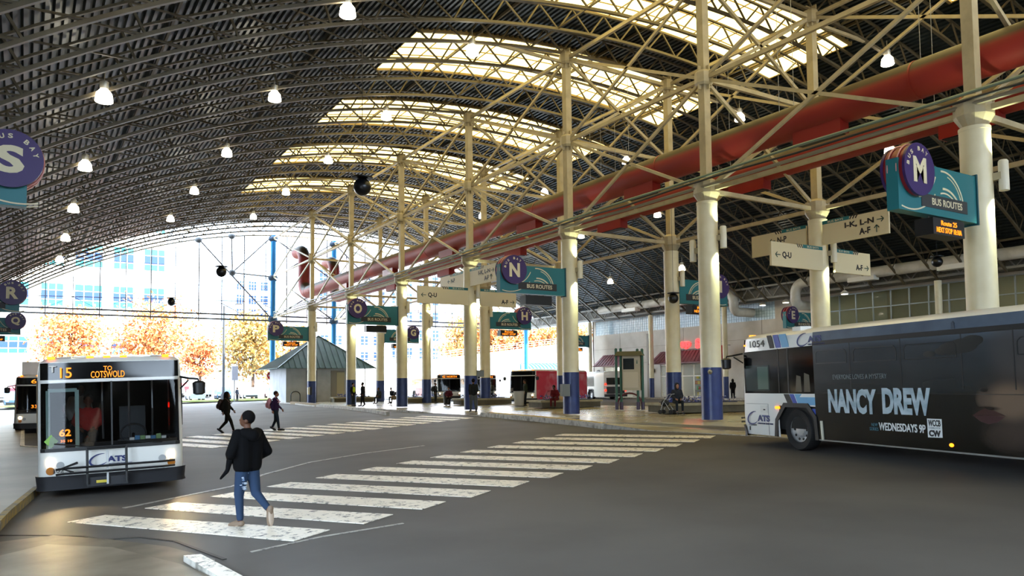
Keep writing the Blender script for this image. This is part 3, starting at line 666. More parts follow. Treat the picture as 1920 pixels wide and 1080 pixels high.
for i, x in enumerate(xs):
    zt = arc_pt(x, RB)
    if zt > 9.6: MB().bar((x, 0, 8.6), (x, 0, zt), .1 if i % 2 == 0 else .07).build('frame_mullion', gsteel, e)
b = MB()
for i in range(0, len(xs) - 2, 2): b.bar((xs[i], 0, 9.35), (xs[i + 1], 0, 10.5), .06); b.bar((xs[i + 1], 0, 10.5), (xs[i + 2], 0, 9.35), .06)
b.build('frame_lattice', gsteel, e)
for z in (12.3, 14.2, 16.0):
    xl = [x for x in (-4 + .5 * i for i in range(120)) if arc_pt(x, RB) > z]; MB().bar((xl[0], 0, z), (xl[-1], 0, z + .05), .035).build('tie_cable', gsteel, e)
for p, q in (((15.0, 17.1), (22.4, 9.2)), ((22.4, 17.9), (18.4, 13.8)), ((18.4, 13.8), (18.3, 17.8)), ((18.4, 13.8), (22.7, 13.6)), ((22.7, 17.9), (29.5, 13.6)), ((22.7, 13.6), (29.5, 17.9)), ((22.7, 13.6), (29.5, 9.1)), ((22.7, 9.1), (29.5, 13.6)), ((29.5, 17.9), (34, 13.8)), ((34, 13.8), (30, 9.2))):
    MB().bar((p[0], -.1, p[1]), (q[0], -.1, q[1]), .12).build('frame_brace', gsteel, e)
for x, z in ((15.0, 17.0), (18.3, 17.7), (18.4, 13.8), (34, 13.8)): MB().ball((x, -.1, z), .38, 12, 7, (1, .8, .9)).build('node_ball', gsteel, e, 60)

# ground outside, rising to the car park
def gz(x, y): return -.45 + .018 * max(x, 0) if y < 98 else (-.45 + .018 * max(x, 0)) * max(0, 1 - (y - 98) / 20) + .055 * (y - 98)
b = MB(); gx = [-150, -30, -12, 0, 20, 34, 60, 150]; gy = [87, 92, 98, 104, 112, 118, 135, 260]
nx = len(gx); b.add([(x, y, gz(x, y) - .03) for y in gy for x in gx], [(j * nx + i, j * nx + i + 1, (j + 1) * nx + i + 1, (j + 1) * nx + i) for j in range(len(gy) - 1) for i in range(nx - 1)])
struct(b.build('floor_car_park', M('sunlit_paving', '#8e8c88', .7, noise=(.3, '#7d7b77', .35, .7))))
b = MB(); b.prism([(-30, 98.5), (34, 98.5), (34, 100.5), (-30, 100.5)], 0, .16, lambda u, v, w: (u, v, gz(u, v) + w)); struct(b.build('floor_verge', M('verge_grass', '#8a9a5a', .9, noise=(2, '#a89f6a', .4, .7))))

# ---------------------------------------------------------------- buildings
def facade(name, label, x0, x1, y, z0, z1, wall, wins, glass, depth=14, frame_m=None, cols=3):
    e = empty(name, (x0, y, z0), 0, label, 'building')
    MB().bbox((0, 0, 0), (x1 - x0, depth, z1 - z0)).build('facade', wall, e)
    MB().bbox((-.3, -.3, z1 - z0 - .6), (x1 - x0 + .3, depth, z1 - z0)).build('parapet', wall, e)
    for (wx0, wx1, wz0, wz1) in wins:
        b = MB(); w = (wx1 - wx0); h = wz1 - wz0
        for j, (a, c, k) in enumerate(((0, .3, 1), (.3, .7, 2), (.7, 1, 1)) if len(glass) > 1 else ((0, 1, 1),)):
            b.mat(k).bbox((wx0 - x0, -.06, wz0 - z0 + h * a), (wx1 - x0, .05, wz0 - z0 + h * c))
        b.mat(0)
        for i in range(cols + 1): xx = wx0 - x0 + w * i / cols; b.bbox((xx - .06, -.1, wz0 - z0), (xx + .06, -.02, wz1 - z0))
        for a in (0, .3, .7, 1): b.bbox((wx0 - x0, -.1, wz0 - z0 + h * a - .05), (wx1 - x0, -.02, wz0 - z0 + h * a + .05))
        b.build('window', [frame_m or wall] + list(glass), e)
    return e
wh = M('white_cladding', '#e6e6e4', .6); cy = M('cyan_glass', '#1d8fa2', .25); bl = M('blue_glass', '#0e2c63', .25)
wins = []
for wx in ((2.0, 5.3), (6.9, 11.1), (12.7, 15.9), (17.5, 20.9), (-3.6, .4), (-9, -5)):
    for wz in (7.9, 15.6, 22.5, 29.4): wins.append((wx[0], wx[1], wz - (0 if wz > 8 else .2), wz + (3.9 if wz > 8 else 2.6)))
facade('office_building', 'white office block with cyan and blue windows at left', -26, 21.1, 150, 1.0, 36, wh, wins, [cy, bl], cols=3)
br = M('lilac_brick', '#a79fae', .8, noise=(4, '#958d9f', .4, .7))
wins = [(54 + 3.4 * i, 55.7 + 3.4 * i, 8 + 4.2 * j, 10.6 + 4.2 * j) for i in range(9) for j in range(5)]
facade('brick_building', 'pale brick block with paired windows behind the middle columns', 52.5, 85, 165, 2, 31, br, wins, [bl], cols=2, frame_m=wh)
wins = [(45.5 + 3 * i, 47.5 + 3 * i, 16 + 3.6 * j, 18.4 + 3.6 * j) for i in range(3) for j in range(4)]
facade('tower_building', 'bluish tower glimpsed left of the blue gable column', 44.5, 54, 205, 2, 31, M('blue_cladding', '#8fa6bd', .5), wins, [bl], cols=3, frame_m=wh)
wins = [(46 + 2.6 * i, 47.6 + 2.6 * i, 6.5 + 3 * j, 8.3 + 3 * j) for i in range(5) for j in range(2)]
facade('low_building', 'low lilac building behind the hut roof', 43, 59, 140, 2, 15.5, M('lilac_render', '#b9b2c6', .8), wins, [bl], cols=2, frame_m=wh)
# white retaining wall with railing, climbing to the right
e = empty('retaining_wall', (45, 116, 0), 0, 'long sunlit white wall with a railing, climbing to the right', 'wall'); wx = [0, 40, 62]; wz = [4.6, 9.3, 9.8]
b = MB()
for i in range(2): b.prism([(wx[i], -2), (wx[i + 1], -2), (wx[i + 1], wz[i + 1]), (wx[i], wz[i])], 0, .5, lambda u, v, w: (u, w, v))
b.build('wall_face', wh, e)
b = MB()
for i in range(2):
    for h in (.35, .75, 1.1): b.bar((wx[i], .25, wz[i] + h), (wx[i + 1], .25, wz[i + 1] + h), .06)
for i in range(52): x = 1.2 * i; z = 4.6 + 4.7 * x / 40 if x < 40 else 9.3 + .5 * (x - 40) / 22; b.bar((x, .25, z), (x, .25, z + 1.1), .07)
b.build('railing', M('railing_grey', '#7d8590', .5), e)
# ---------------------------------------------------------------- trees
leafm = [M('leaf_orange', '#c27c46', .8), M('leaf_gold', '#cb9f58', .8), M('leaf_rust', '#aa643c', .8), M('leaf_olive', '#968754', .8)]
bark = M('tree_bark', '#5b4a3c', .9)
def tree(x, y, z0, zc, rx, rzz, mix, label, n=5200, leaf=.19, group='autumn trees beyond the gable', conic=.3):
    rnd = random.Random(int(x * 31 + y)); e = empty('autumn_tree', (x, y, z0), 0, label, 'tree', group); b = MB()
    b.path([(0, 0, 0), (.05, 0, (zc - z0) * .5), (0, .05, zc - z0 + rzz * .6)], [.24, .17, .05], 8)
    blobs = []
    for i in range(26):
        t = rnd.random(); h = zc - z0 - rzz * .85 + 1.75 * rzz * t; rr = rx * (1 - conic * t) * sqrt(max(.12, 1 - (2 * t - 1) ** 2 * .8)); a = rnd.random() * 2 * pi; q = rr * rnd.uniform(.35, .95)
        p = (q * cos(a), q * sin(a), h); blobs.append(p); b.path([(0, 0, max(.8, h - rr * .7)), (p[0] * .6, p[1] * .6, h - .2), p], [.07, .04, .015], 5)
    b.build('tree_trunk', bark, e)
    f = MB()
    for i in range(n):
        c = blobs[rnd.randrange(len(blobs))]; g = rx * .34; p = Vector((c[0] + rnd.gauss(0, g), c[1] + rnd.gauss(0, g), c[2] + rnd.gauss(0, g * .6)))
        u = Vector((rnd.gauss(0, 1), rnd.gauss(0, 1), rnd.gauss(0, 1))).normalized(); w = u.cross(Vector((rnd.gauss(0, 1), rnd.gauss(0, 1), rnd.gauss(0, 1)))).normalized(); s = leaf * rnd.uniform(.6, 1.2)
        f.mat(mix[rnd.randrange(len(mix))]).quad(p - u * s - w * s * .6, p + u * s - w * s * .6, p + u * s + w * s * .6, p - u * s + w * s * .6)
    f.build('tree_crown', leafm, e, fix=False)
tree(5.0, 112, 1.0, 7.6, 3.7, 3.6, [0, 0, 1, 2], 'orange tree above the left bus, nearest the left edge')
tree(15.2, 114, 1.0, 8.2, 4.9, 4.6, [0, 0, 2, 0, 1], 'wide rusty orange tree behind the left bus roof')
tree(25.0, 103, .2, 7.2, 3.5, 3.6, [1, 3, 3, 1], 'olive gold tree beside the blue gable column')
tree(32.5, 112, .5, 6.6, 3.4, 3.6, [1, 0, 1], 'gold tree behind the hut roof')
tree(22.0, 122, 1.4, 6.2, 2.4, 2.6, [2, 0], 'small russet tree behind the lamp post', 2200)
for i, (x, z, r) in enumerate(((66, 9.5, 3.6), (72, 10.5, 4.2), (78.5, 10.2, 4.2), (85, 9.0, 4.0), (92, 9, 4.2))):
    tree(x, 122, 4, z, r, 3.6, [[1, 0, 3], [0, 1, 2], [0, 2, 1], [1, 0, 3], [1, 3, 0]][i], 'autumn tree above the white wall, ' + ['leftmost', 'second from left', 'middle one', 'second from right', 'rightmost'][i], 3600, .22)
e = empty('bare_tree', (9.8, 118, 1.1), 0, 'thin leafless tree between the two orange trees', 'tree'); b = MB(); rnd = random.Random(3)
b.path([(0, 0, 0), (0, 0, 3.5), (.2, 0, 7)], [.14, .1, .03], 6)
for i in range(34):
    h = rnd.uniform(2, 6.4); a = rnd.random() * 6.3; l = rnd.uniform(1, 2.6); b.path([(0, 0, h), (l * .5 * cos(a), l * .5 * sin(a), h + l * .5), (l * cos(a), l * sin(a), h + l * 1.1)], [.04, .025, .01], 4)
b.build('bare_branch', bark, e)
# ---------------------------------------------------------------- parked cars
tyre = M('car_tyre', '#17181a', .8); cglass = M('car_glass', '#5f86b4', .12)
def car(x, y, col, rot, label, suv=0.):
    e = empty('parked_car', (x, y, gz(x, y)), rot, label, 'car', 'parked cars beyond the gable'); pm = M('car_' + col[1:], col, .25, .2, coat=.6)
    h = 1.45 + suv
    prof = [(-2.2, .3), (-2.22, .75), (-2.05, .95 + suv * .4), (-1.3, 1.0 + suv * .4), (-.75, h - .05), (.6, h), (1.5, h - .1), (2.05, 1.0 + suv * .3), (2.2, .9), (2.22, .3)]
    b = MB(); b.prism([(p, q) for p, q in prof], -.82, .82, lambda u, v, w: (w, u, v)); b.build('car_body', pm, e, 30)
    g = MB(); z0 = .98 + suv * .4
    for s in (-1, 1): g.prism([(-1.15, z0), (-.7, h - .12), (.6, h - .07), (1.4, h - .16), (1.75, z0 + .02)], s * .80, s * .835, lambda u, v, w: (w, u, v))
    g.build('side_glass', cglass, e)
    MB().add([(-.72, -1.27, z0 + .02), (.72, -1.27, z0 + .02), (.66, -.8, h - .1), (-.66, -.8, h - .1)], [(0, 1, 2, 3)]).add([(-.72, -1.29, z0 + .02), (.72, -1.29, z0 + .02), (.66, -.82, h - .1), (-.66, -.82, h - .1)], [(0, 1, 2, 3)]).build('windscreen', cglass, e)
    for s in (-1, 1):
        for yy in (-1.35, 1.35): MB().path([(s * .6, yy, .32), (s * .84, yy, .32)], .32, 14).build('wheel', tyre, e, 40)
        MB().box((s * .58, -2.22, .68), (.3, .05, .14)).build('headlamp', M('car_lamp', '#e9eef2', .2), e)
    MB().box((0, -2.2, .42), (1.4, .08, .2)).build('front_bumper', dkgrey, e)
pal = [('#b9c4d2', 'silver blue'), ('#d9dde2', 'white'), ('#8fa3bd', 'grey blue'), ('#c43a44', 'red'), ('#cfd6de', 'pale silver'), ('#5f7ea8', 'blue')]
nth = ['leftmost', 'second', 'third', 'fourth', 'fifth', 'sixth', 'seventh', 'eighth', 'ninth', 'tenth']
for r, (y, x0, n, rowname) in enumerate(((101.8, -4.2, 10, 'front'), (108.5, -5.6, 9, 'middle'), (117.0, -4.0, 8, 'back'))):
    for i in range(n):
        col, cn = pal[(i * 5 + r * 2) % 6]; x = x0 + i * 3.2 + (2.8 if r == 0 and i > 5 else 0)
        car(x, y + random.uniform(-.3, .3), col, random.uniform(-.12, .12) + (pi if (i + r) % 3 == 0 else 0), '%s parked car, %s from the left in the %s row of the car park' % (cn, nth[i], rowname) if i else '%s parked car at the left end of the %s row of the car park' % (cn, rowname), (.0, .25, .1)[(i + r) % 3])
# ---------------------------------------------------------------- street furniture
e = empty('lamp_post', (20.25, 97.5, gz(20, 97)), 0, 'tall grey street lamp post before the car park', 'lamp post'); MB().lathe([(.34, 0), (.3, .9), (.17, 1.2), (.13, 11.6)], n=12).build('post_shaft', M('post_dark', '#2c2f33', .6), e, 40); MB().bar((0, 0, 11.5), (1.6, 0, 11.9), .1).build('post_arm', gsteel, e); MB().box((1.7, 0, 11.9), (.8, .3, .16)).build('post_head', dkgrey, e)
e = empty('road_sign', (22.17, 83.6, -.2), 0, 'round red and white no entry sign beside the blue gable column', 'sign'); MB().tube((0, 0, 0), (0, 0, 3.5), .04).build('sign_post', ltgrey, e)
MB().path([(0, -.06, 3.1), (0, -.09, 3.1)], .42, 24).build('sign_disc', M('sign_red_face', '#cf2a27', .4), e); MB().box((0, -.1, 3.1), (.6, .02, .16)).build('sign_bar', white, e); MB().path([(0, -.03, 3.1), (0, -.06, 3.1)], .46, 24).build('sign_rim', white, e)
e = empty('utility_cabinet', (21.6, 97.8, gz(21, 97)), 0, 'grey signal cabinet on a pole right of the lamp post', 'cabinet'); MB().box((0, 0, 3.5), (.7, .5, 1.7)).build('cabinet_box', M('cabinet_grey', '#7c7a80', .6), e); MB().tube((0, .1, 0), (0, .1, 3), .07).build('cabinet_pole', gsteel, e)
e = empty('bike_rack', (22.6, 76.2, .175), 0, 'low bent pipe bike rack by the hut wall', 'bike rack'); MB().path([(-.45, 0, 0), (-.45, 0, .7)] + [(-.45 * cos(t), 0, .7 + .35 * sin(t)) for t in [pi * i / 8 for i in range(1, 8)]] + [(.45, 0, .7), (.45, 0, 0)], .05, 8).build('rack_pipe', dkgrey, e)
# shelter with curved blue roof beyond the island
e = empty('bus_shelter', (58.5, 92, 0), 0, 'curved cyan ribbed shelter roof behind the red bus', 'shelter')
b = MB(); n = 8; pr = [(2.6 * sin(pi / 2 * i / n) - 0, 3.1 + 1.6 * (cos(pi / 2 * i / n))) for i in range(n + 1)]
for (y0, z0), (y1, z1) in zip(pr, pr[1:]): b.quad((0, -y0, z0), (9, -y0, z0), (9, -y1, z1), (0, -y1, z1))
cyan = M('cyan_roof', '#1f86b4', .4); b.build('shelter_roof', cyan, e)
for i in range(16): MB().path([(.6 * i, -y - .02, z + .03) for y, z in pr], .05, 5).build('roof_rib', M('cyan_rib', '#0d5f8a', .4), e)
for x in (.5, 8.5): MB().tube((x, 0, -.2), (x, 0, 4.6), .1).build('shelter_post', cyan, e)
# ---------------------------------------------------------------- hut with a green hip roof
e = empty('hut', (21.9, 77.0, .1), 0, 'pale hut with a dark green standing seam hip roof', 'hut')
hw = M('hut_wall', '#b9bcbf', .7, noise=(1, '#a6a9ad', .4, .7)); hr = M('hut_roof_green', '#3f5a52', .4, noise=(.8, '#4a675e', .4, .7))
MB().bbox((0, 0, 0), (6.3, 6.0, 3.45)).build('hut_walls', hw, e)
for x0, x1, z1, nm, mm in ((2.05, 3.1, 3.2, 'hut_opening', M('hut_dark', '#3c3f44', .7)), (4.55, 6.0, 3.2, 'hut_shutter', M('hut_shutter', '#8b857a', .6)), (5.15, 5.95, 3.0, 'hut_door', M('hut_door', '#b3a886', .6))): MB().bbox((x0, -.05, 0), (x1, .02 - .002 * x0, z1)).build(nm, mm, e)
MB().bbox((5.15, -.07, 0), (5.95, -.05, 3.0)).build('door_leaf', M('hut_door', '#b3a886', .6), e)
b = MB(); A = (-1.1, -1.1, 3.4); B = (9.0, -1.1, 3.4); Cc = (9.0, 7.0, 3.4); D = (-1.1, 7.0, 3.4); P = (4.2, 3.0, 6.9)
b.add([A, B, Cc, D, P], [(0, 1, 4), (1, 2, 4), (2, 3, 4), (3, 0, 4), (3, 2, 1, 0)]); b.build('hut_roof', hr, e)
b = MB(); A_, B_, P_, D_ = Vector(A), Vector(B), Vector(P), Vector(D)
for i in range(1, 17):
    t = i / 17
    for (p, q) in ((A_, B_), (D_, A_)):
        base = p.lerp(q, t); tip = p.lerp(P_, t * 2) if t < .5 else q.lerp(P_, (1 - t) * 2); b.bar(base + Vector((0, 0, .03)), tip + Vector((0, 0, .03)), .05, .07)
b.bar(A_, P_, .12); b.bar(B_, P_, .12); b.build('roof_seam', M('hut_seam', '#2f4740', .4), e)
for x in (8.2,): MB().tube((x, 0, 0), (x, 0, 3.4), .06).build('hut_post', hw, e)
for i, s in enumerate(('vvvvv', 'vvv')): pass
# ================================================================ buses
busw = M('bus_white', '#dddcd6', .3, coat=.3); busg = M('bus_roof', '#cfcabb', .4); trimb = M('bus_trim', '#111214', .5); bumper = M('bus_bumper', '#1a1b20', .55)
wind = GL('windscreen_glass', '#040606', .45, .04); cabin = M('bus_cabin', '#0b0c0d', .8); logoblue = M('livery_navy', '#232f66', .4); liv_b = M('livery_blue', '#22409a', .4); liv_s = M('livery_sky', '#5f9cc4', .4)
lampon = EM('headlamp_on', '#ffe2b0', 7.0); lens = M('amber_lens', '#a8671f', .25); redl = EM('tail_lamp_on', '#ff2a18', 1.6)
XF = [(.28, 2.20), (.55, 2.24), (.78, 2.25), (1.03, 2.25), (1.22, 2.24), (2.29, 2.15), (2.45, 2.13), (2.7, 2.11), (2.77, 2.04), (2.83, 1.6), (2.86, 1.1)]
WD = {.28: 1.28, .55: 1.3, 2.7: 1.275, 2.77: 1.2, 2.83: .95, 2.86: .7}
def xfront(z):
    for (za, xa), (zb, xb) in zip(XF, XF[1:]):
        if z <= zb: return xa + (xb - xa) * (z - za) / (zb - za)
    return XF[-1][1]
def outline(z, xr, off=0.):
    xf = xfront(z) + off; w = WD.get(round(z, 2), 1.3) + off; r = .24 + off; pts = []
    for y in (-.7, 0, .7): pts.append((xf + .07 * (1 - (y / w) ** 2), y))
    for t in (0, 22, 45, 67, 90): a = radians(t); pts.append((xf - r + r * cos(a) + .02 * (1 - t / 90), w - r + r * sin(a)))
    for x in (1.0, .66, -.66, -3.0, xr + 3.7, xr + 2.3): pts.append((x, w))
    for t in (90, 45, 0): a = radians(t); pts.append((xr + .15 - .15 * cos(a) - off, w - .15 + .15 * sin(a)))
    return pts + [(p[0], -p[1]) for p in pts[3:][::-1]]
def loft(b, zs, xr, off=0., keep=None, cap=True):
    rings = [[(x, y, z) for x, y in outline(z, xr, off)] for z in zs]; n = len(rings[0]); o = len(b.v)
    fs = []
    for i in range(len(zs) - 1):
        for k in range(n):
            j = (k + 1) % n; c = sum((Vector(rings[a][q]) for a in (i, i + 1) for q in (k, j)), Vector()) / 4
            if keep is None or keep(c): fs.append((i * n + k, i * n + j, (i + 1) * n + j, (i + 1) * n + k))
    if cap: fs.append(tuple((len(zs) - 1) * n + k for k in range(n)))
    b.add([p for r in rings for p in r], fs)
def logo(e, F, w):
    """Open ring swoosh with slanted capitals."""
    b = MB(); n = 30; ring = []
    for i in range(n + 1):
        t = radians(62 + 250 * i / n); th = (.012 + .042 * sin(pi * i / n)) * w; c = Vector((-w * .28 + w * .24 * cos(t), w * .15 * sin(t) + .05 * w * cos(t), .004)); d = Vector((cos(t), sin(t), 0)) * th / 2; ring += [c + d, c - d]
    b.add(ring, [(2 * i, 2 * i + 2, 2 * i + 3, 2 * i + 1) for i in range(n)])
    o = b.build('livery_swoosh', logoblue, e); o.matrix_local = F
    text('livery_letters', 'ATS', w * .5, w * .16, logoblue, e, F @ Matrix.Translation((w * .14, 0, .003)), .05)
    text('livery_letters', 'CHARLOTTE AREA TRANSIT SYSTEM', w * .62, w * .035, logoblue, e, F @ Matrix.Translation((w * .2, -w * .13, .003)), .0)
def wheel(e, x, s):
    c = (x, s * 1.12, .485); o = empty('wheel', c); o.parent = e
    MB().lathe([(.29, s * -.14), (.46, s * -.15), (.485, s * -.10), (.485, s * .12), (.455, s * .165), (.33, s * .15), (.29, s * .13)], n=36, axis='Y', cap=False).build('tyre', rubber, o, 40)
    b = MB(); b.lathe([(.30, s * .14), (.285, s * .10), (.2, s * .06), (.17, s * .07), (.14, s * .12), (.0, s * .13)], n=30, axis='Y', cap=False)
    for i in range(10): a = 2 * pi * i / 10; b.path([(.15 * sin(a), s * .08, .15 * cos(a)), (.15 * sin(a), s * .125, .15 * cos(a))], .016, 6)
    b.build('wheel_rim', M('wheel_alloy', '#c4c6c8', .28, .65), o, 40)
    b = MB()
    for i in range(10): a = 2 * pi * (i + .5) / 10; b.path([(.235 * sin(a), s * .08, .235 * cos(a)), (.235 * sin(a), s * .092, .235 * cos(a))], .032, 8)
    b.build('rim_hole', black, o)
def bus(label, L=12.2, body=None, lod=0, led=None, side_dark=True, group='city buses', opts=(), mirrors=(-1, 1)):
    e = empty('city_bus', (0, 0, 0), 0, label, 'bus', group); xr = 2.2 - L; body = body or busw
    arch = lambda c: abs(c.y) > 1.2 and c.z < 1.03 and (abs(c.x) < .66 or xr + 2.3 < c.x < xr + 3.7)
    b = MB(); loft(b, [z for z, _ in XF], xr, 0, lambda c: not arch(c) and not (c.x > xfront(c.z) - .05 and 1.03 < c.z < 2.29)); b.build('bus_body', body, e, 35)
    MB().bbox((xr + .3, -.95, .3), (2.0, .95, .42)).build('under_floor', trimb, e)
    b = MB()
    for s in (-1, 1):
        for xc in (0, xr + 3.0): b.bbox((xc - .8, s * .72, .42), (xc + .8, s * .8, 1.1)); b.bbox((xc - .75, s * .8, 1.03), (xc + .75, s * 1.28, 1.1))
    b.build('wheel_housing', trimb, e)
    for s in (-1, 1):
        for xc in (0, xr + 3.0):
            b = MB(); poly_o = [(-.74, .28), (-.7, .8), (-.42, 1.1), (.46, 1.1), (.8, .7), (.85, .28)]; poly_i = [(-.63, .28), (-.6, .76), (-.37, 1.0), (.4, 1.0), (.7, .66), (.74, .28)]
            for i in range(5): b.prism([poly_o[i], poly_o[i + 1], poly_i[i + 1], poly_i[i]], s * 1.26, s * 1.325, lambda u, v, w, xc=xc: (xc + u, w, v))
            b.build('wheel_arch', trimb, e); wheel(e, xc, s)
    # front: screens, bumper, lamps
    b = MB(); loft(b, [1.02, 1.22, 1.75, 2.0, 2.30], xr, .012, lambda c: c.x > xfront(c.z) - .05, cap=False); b.build('windscreen', wind, e, 40)
    b = MB(); loft(b, [2.36, 2.45, 2.69], xr, .014, lambda c: c.x > xfront(c.z) - .05, cap=False); b.build('destination_glass', M('sign_glass', '#08090b', .12), e, 40)
    b = MB(); loft(b, [.22 if lod == 0 else .24, .28, .5], xr, .05, lambda c: c.x > 1.5, cap=False); b.build('front_bumper', bumper, e, 40)
    b = MB(); b.bar((2.33, 0, 1.02), (2.25, 0, 2.3), .05, .03)
    loft(b, [.96, 1.03], xr, .016, lambda c: c.x > xfront(c.z) - .05, cap=False); b.build('screen_trim', trimb, e)
    for s in (-1, 1):
        MB().path([(2.2, s * 1.07, .76), (2.29, s * 1.07, .76)], .068, 14).build('headlamp', lampon, e); MB().path([(2.2, s * 1.07, .6), (2.285, s * 1.07, .6)], .075, 14).build('turn_lamp', lens, e)
        MB().path([(2.2, s * .9, .7), (2.30, s * .9, .7)], .07, 14).build('lamp_cup', ltgrey, e)
    for y in (-1.05, -.38, -.08, .22, 1.0): MB().box((2.04, y, 2.79), (.1, .13, .05)).build('marker_lamp', amber, e)
    # interior glimpsed through the windscreen
    b = MB(); b.bbox((-3.0, 1.24, .5), (1.7, 1.25, 2.6)); b.bbox((-3.0, -1.25, .5), (1.7, -1.24, 2.6)); b.bbox((-3.0, -1.2, .45), (1.9, 1.2, .5)); b.bbox((-3.05, -1.2, .5), (-3.0, 1.2, 2.6)); b.bbox((-3, -1.2, 2.55), (2.0, 1.2, 2.6)); b.bbox((1.75, -1.2, .5), (2.0, 1.2, 1.08)); b.build('cabin_shell', cabin, e)
    if lod == 0:
        tl = M('door_frame_teal', '#7fa09c', .4); b = MB(); z0, z1, ya, yb = 1.0, 2.15, -1.12, -.62
        for p, q in (((ya, z0), (ya, z1)), ((yb, z0), (yb, z1)), ((ya, z1), (yb, z1))): b.bar((2.02, p[0], p[1]), (2.0, q[0], q[1]), .05, .07)
        b.build('door_frame', tl, e)
        b = MB(); b.path([(1.68 + .0 * i, .38 + .24 * cos(2 * pi * i / 18), 1.2 + .2 * sin(2 * pi * i / 18)) for i in range(18)], .018, 6, closed=True); b.tube((1.68, .38, 1.2), (1.85, .38, 1.0), .03); b.build('steering_wheel', black, e)
        MB().bbox((.35, .1, .55), (.5, .62, 1.75)).bbox((.4, .1, .9), (.9, .62, 1.05)).build('driver_seat', M('seat_grey', '#4b4f52', .8), e)
        b = MB()
        for y, z in ((-.2, 1.9), (.3, 2.1), (.75, 1.7)): b.path([(1.2, y, 2.5), (1.3, y, z), (1.0, y, 1.1)], .02, 6)
        b.build('grab_rail', M('rail_steel', '#9c9f9f', .3, .8), e)
        b = MB()
        for i in range(7): b.mat(i % 3).box((1.85, .35 + .1 * i, 1.1 + .02 * (i % 2)), (.12, .09, .06 + .03 * (i % 3)))
        b.build('dash_papers', [M('paper_white', '#d9ddd8', .7), M('paper_blue', '#4c7fa8', .7), M('paper_green', '#7fa06a', .7)], e)
        # bicycle rack folded up on the bumper
        rk = empty('bike_rack'); rk.parent = e; b = MB(); t = .024
        for z in (.56, .66): b.path([(2.5, -.95, z - .02), (2.62, -.8, z), (2.62, .9, z), (2.5, 1.12, z)], t, 6)
        b.path([(2.4, -.68, .56), (2.6, -.86, .66), (2.45, -.6, .74)], t, 6); b.build('rack_tray', trimb, rk)
        b = MB()
        for y in (-.43, .25): b.tube((2.56, y, .32), (2.5, y, 1.04), t); b.tube((2.3, y, .4), (2.56, y, .34), t)
        b.tube((2.52, -.43, 1.02), (2.52, .25, 1.02), t); b.build('rack_frame', trimb, rk)
        MB().bbox((2.32, -.44, .27), (2.5, .27, .44)).build('rack_mount', bumper, rk); MB().bbox((2.5, -.28, .33), (2.53, -.1, .38)).build('rack_pull', M('pull_yellow', '#c9b53a', .5), rk); MB().tube((2.56, -.08, .3), (2.53, -.08, .95), .02).build('rack_latch', M('latch_grey', '#c2c4c4', .4), rk)
        wp = MB()
        for y0, y1 in ((-.35, -1.0), (.9, .1)): wp.tube((2.31, y0, 1.02), (2.32, y1, 1.12), .012)
        wp.build('wiper', black, e)
    for s in mirrors:
        m_ = empty('mirror'); m_.parent = e
        b = MB(); b.path([(2.1, s * 1.28, 2.34), (2.35, s * 1.42, 2.3), (2.35, s * 1.6, 2.28), (2.35, s * 1.62, 2.22)], .025, 6); b.path([(2.1, s * 1.28, 2.1), (2.3, s * 1.42, 2.26)], .018, 6); b.build('mirror_arm', black, m_)
        MB().lathe([(.06, -.15), (.12, -.12), (.13, .1), (.07, .14)], (2.35, s * 1.62, 2.1), 14).build('mirror_head', black, m_, 50)
    if side_dark:
        for s in (-1, 1):
            for i, (xa, xb) in enumerate([(2.0, 1.0)] + [(.9 - 1.5 * j, -.55 - 1.5 * j) for j in range(int((L - 3) / 1.5))]):
                MB().bbox((xb, s * 1.29, 1.34), (xa, s * 1.312, 2.36)).build('side_window', glassdk, e)
    if led:
        for tx, y, z, w, h in led: text('led_text', tx, w, h, ledtxt, e, frame((xfront(z) + .1, y, z), (0, 1, 0), (1, 0, 0)), .004)
    # rear
    MB().bbox((xr - .03, -1.0, 1.5), (xr + .02, 1.0, 2.2)).build('rear_window', glassdk, e); MB().bbox((xr - .12, -1.25, .3), (xr + .1, 1.25, .55)).build('rear_bumper', bumper, e)
    MB().bbox((xr - .04, -1.0, .6), (xr, 1.0, 1.3)).build('engine_grille', dkgrey, e)
    for s in (-1, 1):
        for z in (.85, 1.45): MB().bbox((xr - .05, s * 1.1 - .1, z), (xr, s * 1.1 + .1, z + .18)).build('tail_lamp', redl, e)
    return e
def place(e, F, loc, roll=0., sc=1.):
    F = Vector((F[0], F[1], 0)).normalized(); Lf = Vector((-F.y, F.x, 0)); U = Vector((0, 0, 1)); R = Lf * cos(roll) - U * sin(roll); U2 = U * cos(roll) + Lf * sin(roll)
    e.matrix_world = Matrix(((F.x, R.x, U2.x, loc[0]), (F.y, R.y, U2.y, loc[1]), (F.z, R.z, U2.z, loc[2]), (0, 0, 0, 1))) @ Matrix.Diagonal((sc, sc, sc, 1))
# ---- the bus facing the camera at left
b15 = bus('white city bus facing the camera at left, its sign reading 15', mirrors=(1,), led=[('15', -.79, 2.49, .2, .2), ('TO', -.06, 2.56, .15, .09), ('COTSWOLD', -.06, 2.44, .6, .13)])
text('tape_letter', 'T', .13, .13, white, b15, frame((xfront(2.57) + .075, -1.02, 2.57), (0, 1, 0), (1, 0, 0)), .02)
text('run_number', '62', .2, .14, EM('led_bright', '#ff8a1a', 1.3), b15, frame((2.2, -.82, 1.32), (0, 1, 0), (1, 0, 0)), .03)
text('run_number', '35 10', .2, .05, ledtxt, b15, frame((2.2, -.8, 1.16), (0, 1, 0), (1, 0, 0)), .02)
MB().prism([(-.12, 0), (0, -.13), (.12, 0), (0, .13)], 2.26, 2.27, lambda u, v, w: (w, -1.05 + u, 1.17 + v)).build('window_sticker', M('sticker_green', '#7fb04a', .5), b15)
